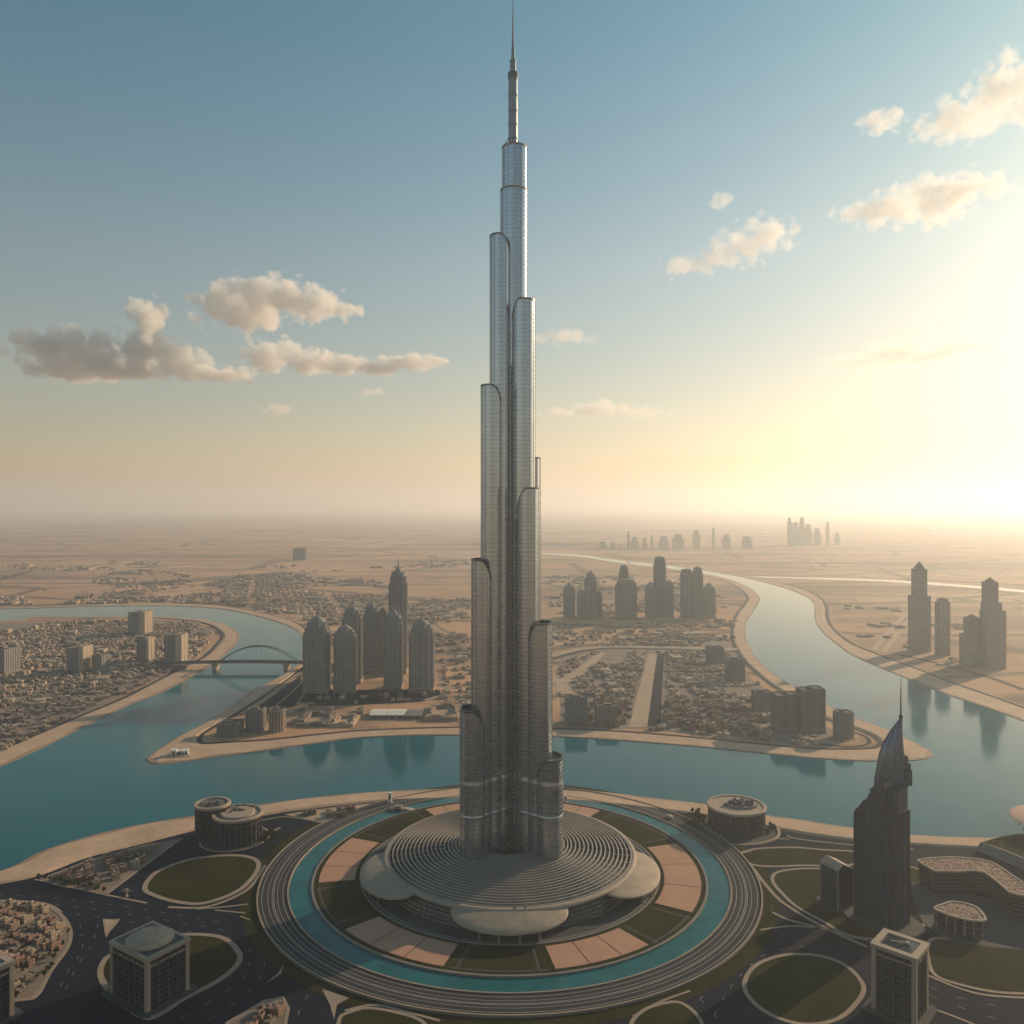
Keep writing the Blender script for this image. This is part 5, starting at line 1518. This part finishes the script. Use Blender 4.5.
scatter([(930, 668), (960, 655), (965, 662), (950, 672)], .5, 18, 20, .4, 3, 6)
scatter([(-80, 604), (-80, 592), (60, 590), (90, 600), (60, 604), (0, 605.5)], .2, 22, 26, .4, 4, 8, .05, 300, -.05)
scatter([(-100, 578), (100, 576), (260, 572), (300, 566), (180, 563), (0, 565), (-100, 568)], .2, 30, 36, .35, 4, 9, .05, 420, .08)
scatter([(300, 572), (480, 566), (480, 556), (330, 558)], .1, 34, 40, .3, 4, 9, .05, 500, .1)
scatter([(545, 575), (640, 575), (700, 582), (728, 592), (735, 605), (720, 617), (560, 617), (545, 600)], .1, 22, 26, .35, 4, 8, .05, 260, .05)
scatter([(840, 596), (1024, 612), (1060, 640), (980, 632), (930, 650), (860, 640), (832, 612)], .3, 24, 28, .3, 3, 7, .03, 260, .22)
to = town.build('town_houses', HM)
tag(to, 'spread of low flat roofed sand coloured houses on the plain and peninsulas', 'houses', None, 'stuff')

# open lots, avenue and loop roads of the middle town
for nm, pts, mt, z in (('avenue', [(648.5, 654), (657, 654), (647, 727), (629, 727)], 'sandlot', .36), ('avenue', [(657.3, 654), (664, 654), (660, 727), (647.4, 727)], 'asphalt', .36),
                       ('sand_lot', [(572, 673), (590, 659), (600, 652), (606, 653), (592, 667), (578, 681), (568, 683), (548, 684), (548, 678)], 'sandlot', .3),
                       ('sand_lot', [(556, 683), (568, 684), (577, 697), (570, 700), (556, 692)], 'sandlot', .32),
                       ('parking_lot', [(306, 693), (318, 690), (440, 690), (440, 697), (420, 702), (360, 705), (318, 706), (300, 702)], 'asphalt', .3),
                       ('parking_lot', [(300, 676), (306, 690), (294, 706), (262, 716), (250, 712), (276, 694)], 'asphalt', .3),
                       ('parking_lot', [(0, 668), (66, 668), (66, 671), (0, 671.5)], 'sandlot', .3)):
    w = [W(*p) for p in pts]; mb = MB(); mb.cap([(p.x, p.y) for p in w], z); struct(mb.build(nm, [M[mt]]))
for pts, w, mt in (([(548, 657), (580, 649), (620, 646.5), (710, 648.5), (740, 649.5)], 26, 'sandlot'), ([(548, 660), (582, 651.5), (620, 648.6), (712, 650.8), (740, 652)], 16, 'road'),
                   ([(664, 724), (676, 731), (700, 732), (690, 720), (678, 712), (668, 718)], 6, 'sandlot'), ([(694, 730), (700, 722), (722, 718), (760, 724), (770, 735), (740, 738), (705, 734)], 6, 'sandlot'),
                   ([(700, 690), (712, 706), (735, 712)], 5, 'sandlot'), ([(816, 744), (850, 747), (868, 744), (866, 737), (850, 731)], 6, 'road'), ([(820, 741), (846, 744), (858, 741), (852, 735)], 4, 'sandlot'),
                   ([(425, 700), (444, 694), (446, 684), (430, 676)], 8, 'sandlot'), ([(300, 672), (276, 690), (250, 708)], 4, 'sandlot'), ([(308, 676), (292, 692), (276, 706)], 3, 'sandlot'),
                   ([(186, 663), (150, 671), (80, 678), (0, 684), (-80, 690)], 14, 'road'), ([(0, 664), (60, 662), (120, 660), (160, 664)], 9, 'road')):
    road_line(px_line(pts), w, .42, mt)

# ------------------------------------------------------------------ trees
def tree_proto(seed):
    r = random.Random(seed)
    root = thing('tree', 'tree', 'tree')
    h = r.uniform(5.5, 7.5)
    mb = MB(); mb.tube((0, 0, 0), (.2, .1, h * .55), .32, .16, 6)
    for k in range(5):
        a = k * 1.26 + r.random(); mb.tube((.15, .08, h * .45), (1.7 * cos(a), 1.7 * sin(a), h * .8), .13, .05, 4)
    mb.build('trunk', [M['bark']], root)
    mb = MB()
    cl = [(r.uniform(-1.6, 1.6), r.uniform(-1.6, 1.6), h * r.uniform(.62, .95), r.uniform(.9, 1.6)) for _ in range(9)]
    for (x, y, z, q) in cl:
        for _ in range(44):
            v = Vector((r.gauss(0, 1), r.gauss(0, 1), r.gauss(0, .8))).normalized() * q * r.uniform(.6, 1.05)
            n_ = Vector((r.uniform(-1, 1), r.uniform(-1, 1), r.uniform(-.2, 1))).normalized(); u = n_.orthogonal().normalized() * .34; w = n_.cross(u)
            p = Vector((x, y, z)) + v
            mb.add([p - u - w, p + u - w * .6, p + u * .8 + w, p - u * .7 + w], [(0, 1, 2, 3)], 0)
    mb.build('crown', [M['leaf']], root)
    return root
tp = [tree_proto(s) for s in (1, 2, 3)]
tu = set()
def plant(px, py, s, label, group):
    v = rt.randrange(3); o = tp[v]
    if v in tu: o = copy_tree(o)
    tu.add(v)
    p = W(px, py)
    o.location = (p.x, p.y, .6); o.rotation_euler = (0, 0, rt.uniform(0, 6.28)); o.scale = (s, s, s * rt.uniform(.85, 1.2))
    tag(o, label, 'tree', group)
for _ in range(20):
    plant(rt.uniform(688, 706), rt.uniform(814, 828), rt.uniform(.8, 1.2), 'small dark tree in the grove hugging the left side of the single round building', 'grove beside the round building')
for _ in range(7):
    plant(rt.uniform(767, 775), rt.uniform(828, 834), rt.uniform(.6, .9), 'small dark tree at the right side of the single round building', 'trees right of the round building')
for _ in range(12):
    plant(rt.uniform(264, 275), rt.uniform(835, 845), rt.uniform(.7, 1.0), 'small dark tree in the forecourt right of the joined drum buildings', 'trees beside the joined drums')
for k in range(14):
    t = k / 13; plant(40 + 64 * t + rt.uniform(-1, 1), 881 + 13 * t + rt.uniform(-.8, .4), rt.uniform(.6, .95), 'dark roadside tree along the lower edge of the triangular quarter', 'roadside trees of the triangular quarter')
for k in range(10):
    a = rt.uniform(0, 1); plant(68 - 26 * a + rt.uniform(-2, 1), 935 + 52 * a, rt.uniform(.5, .8), 'dark roadside tree inside the curved road of the lower left quarter', 'roadside trees of the lower left quarter')
for k in range(9):
    plant(rt.uniform(985, 1018), rt.uniform(846, 856), rt.uniform(.4, .6), 'low bush like tree on the planted terrace top', 'terrace trees')
for o in list(S.objects):
    if o.get('group') == 'terrace trees': o.location.z = 9.0

# lamp mast by the lawn
p = W(772, 919); root = thing('street_lamp', 'thin pale lamp mast on the verge between ring road and lawn', 'street lamp', (p.x, p.y, .7))
mb = MB(); mb.tube((0, 0, 0), (0, 0, 11), .22, .12, 6); mb.build('post', [M['steel']], root)
mb = MB(); mb.box(0, 0, 11, 1.6, .5, .3); mb.build('lamp_head', [M['dsteel']], root)

# ------------------------------------------------------------------ clouds
def cloud(label, Yc, blobs, density, amp=1.0, flat=None, nscale=1 / 420.0, seed=0.0, yr=.8, grow=1.18):
    """blobs: (column, row, half width px, half height px). One closed lumpy hull; the density thins towards its surface."""
    k = Yc / F
    rc = random.Random(int(seed * 10) + 3)
    B = []
    for (px, py, rx, ry) in blobs:
        c = WD(px, py, Yc + rc.uniform(-.4, .4) * rx * k); B.append((c, rx * k * grow, ry * k * grow))
    o0 = sum((b[0] for b in B), Vector()) / len(B)
    bm = bmesh.new()
    for c, rx, rz in B:
        mt = Matrix.Translation(c - o0) @ Matrix.Diagonal((rx * 1.34, max(rx * yr, rz) * 1.34, rz * 1.34, 1))
        bmesh.ops.create_icosphere(bm, subdivisions=3, radius=1.0, matrix=mt)
    me = bpy.data.meshes.new('cloud'); bm.to_mesh(me); bm.free()
    o = bpy.data.objects.new('cloud', me); COL.objects.link(o); o.location = o0
    md = o.modifiers.new('m', 'REMESH'); md.mode = 'VOXEL'; md.voxel_size = min(b[2] for b in B) * .3
    dg = bpy.context.evaluated_depsgraph_get()
    me2 = bpy.data.meshes.new_from_object(o.evaluated_get(dg)); o.modifiers.clear(); o.data = me2
    t = NT('cloud_vapour'); t.n.remove(t.p)
    v = t.new("ShaderNodeVolumePrincipled")
    t.link(v.outputs[0], t.out.inputs["Volume"])
    p = t.coord("Object")
    f = None
    for c, rx, rz in B:
        q = t.vmath('MULTIPLY', t.vmath('SUBTRACT', p, tuple(c - o0)), (1 / rx, 1 / max(rx * yr, rz), 1 / rz))
        d = t.math('SUBTRACT', 1.0, t.vmath('LENGTH', q))
        f = d if f is None else t.math('SMOOTH_MAX', f, d, .12)
    pp = t.vmath('ADD', p, (seed * 700, seed * 300, 0))
    wb = t.new("ShaderNodeTexNoise"); t.link(pp, wb.inputs["Vector"]); wb.inputs["Scale"].default_value = nscale * 3; wb.inputs["Detail"].default_value = 3
    pw = t.vmath('ADD', pp, t.vmath('SCALE', t.vmath('SUBTRACT', wb.outputs[1], (.5, .5, .5)), .22 / nscale))
    v1 = t.voro(pw, nscale * 2.2, 'F1'); v2 = t.voro(pw, nscale * 5.5, 'F1')
    n = t.noise(pp, nscale * 9, 3, .65)
    bil = t.math('ADD', t.math('ADD', t.math('MULTIPLY', t.math('SUBTRACT', .45, v1), .62), t.math('MULTIPLY', t.math('SUBTRACT', .45, v2), .30)), t.math('MULTIPLY', t.math('SUBTRACT', n, .5), .36))
    f2 = t.math('ADD', f, t.math('MULTIPLY', bil, amp * 1.7))
    den = t.math('MULTIPLY', t.mapr(f2, .07, .40, 0, 1, 'SMOOTHSTEP'), t.mapr(f, -.33, -.2, 0, 1, 'LINEAR'))
    if flat is not None:
        sp = t.new("ShaderNodeSeparateXYZ"); t.link(p, sp.inputs[0])
        zb = H + (YH - flat) * k - o0.z
        den = t.math('MULTIPLY', den, t.mapr(sp.outputs[2], zb - 6 * k * .3, zb + 6 * k, 0, 1, 'SMOOTHSTEP'))
    t.link(t.math('MULTIPLY', den, density), v.inputs["Density"])
    v.inputs["Color"].default_value = (.985, .98, .975, 1)
    v.inputs["Anisotropy"].default_value = .35
    o.data.materials.clear(); o.data.materials.append(t.m)
    t.m.cycles.volume_step_rate = .2
    return tag(o, label, 'cloud')
CLOUDS = True
if CLOUDS:
    cloud('big heaped cloud with bright turret and long grey flat base at left', 9500, [(148, 318, 20, 22), (142, 350, 32, 26), (172, 358, 30, 24), (190, 366, 22, 16), (120, 368, 45, 22), (85, 352, 34, 24), (55, 345, 34, 18), (32, 338, 22, 10), (70, 368, 45, 16), (205, 374, 25, 9), (235, 376, 30, 9)], .010, .95, 382, 1 / 520, 1.0, grow=1.1)
    cloud('soft rounded cloud floating above and right of the heaped one', 11000, [(220, 302, 26, 22), (250, 312, 34, 20), (262, 292, 32, 16), (285, 297, 30, 16), (312, 304, 28, 16), (338, 311, 22, 9), (232, 322, 20, 10)], .007, 1.1, None, 1 / 600, 2.0)
    cloud('long low cloud with lumpy top trailing towards the great tower', 10500, [(264, 357, 20, 18), (285, 353, 18, 14), (310, 362, 26, 14), (345, 366, 24, 11), (375, 369, 22, 8), (410, 362, 30, 7), (435, 361, 18, 4)], .008, 1.0, 377, 1 / 520, 3.0)
    cloud('tiny pale wisp near the horizon left of the great tower', 14000, [(278, 409, 16, 5), (370, 392, 14, 5)], .003, 1.2, None, 1 / 500, 4.0)
    cloud('dark scrap of cloud at the left edge', 9500, [(2, 352, 14, 6)], .006, 1.0, None, 1 / 400, 4.5)
    cloud('broad pink cloud with bright rim high at right', 9000, [(860, 213, 28, 10), (895, 208, 34, 17), (930, 200, 36, 22), (965, 192, 30, 18), (995, 186, 20, 10)], 0.0036, 1.1, None, 1 / 500, 5.0)
    cloud('ragged bright cloud left of the broad pink one', 9000, [(690, 266, 24, 10), (715, 258, 24, 10), (742, 246, 28, 16), (765, 235, 30, 16), (785, 232, 16, 9)], 0.0030, 1.25, None, 1 / 450, 6.0)
    cloud('small bright puff above the ragged cloud', 9000, [(722, 198, 12, 9), (716, 204, 9, 6)], 0.0030, 1.1, None, 1 / 300, 7.0)
    cloud('large bright cloud in the upper right corner', 8500, [(945, 125, 28, 16), (970, 115, 32, 20), (1000, 100, 34, 24), (1020, 75, 30, 24), (1040, 100, 34, 28)], 0.0030, 1.2, None, 1 / 450, 8.0)
    cloud('small puff below the upper right cloud', 8500, [(880, 121, 20, 10), (893, 117, 14, 8)], .004, 1.2, None, 1 / 350, 8.5)
    cloud('low flat streak cloud over the right horizon', 12000, [(860, 362, 32, 6), (895, 354, 34, 11), (925, 355, 28, 8), (965, 346, 34, 6), (942, 327, 14, 5)], 0.0030, 1.0, 366, 1 / 500, 9.0)
    cloud('faint low bank just right of the great tower', 15000, [(565, 413, 24, 6), (600, 410, 32, 9), (640, 414, 30, 6)], .002, 1.1, 418, 1 / 700, 10.0)
    cloud('faint wisp beside the upper right of the great tower', 12000, [(555, 336, 24, 7), (580, 338, 16, 5)], .0022, 1.2, None, 1 / 500, 11.0)

# ------------------------------------------------------------------ haze
HAZE = 0.000092
mb = MB(); mb.box(0, 29000, -1.5, 130000, 66000, 881.5)
hz = mb.build('haze', [])
t = NT('haze_air'); t.n.remove(t.p)
v = t.new("ShaderNodeVolumePrincipled"); t.link(v.outputs[0], t.out.inputs["Volume"])
v.inputs["Density"].default_value = HAZE
v.inputs["Color"].default_value = (.77, .86, .95, 1)
v.inputs["Absorption Color"].default_value = (1, 1, 1, 1)   # no absorption: blue scatters most, so long paths turn warm
v.inputs["Anisotropy"].default_value = .55
t.m.cycles.homogeneous_volume = True
hz.data.materials.append(t.m)
tag(hz, 'warm haze lying over the whole plain', 'haze', None, 'stuff')
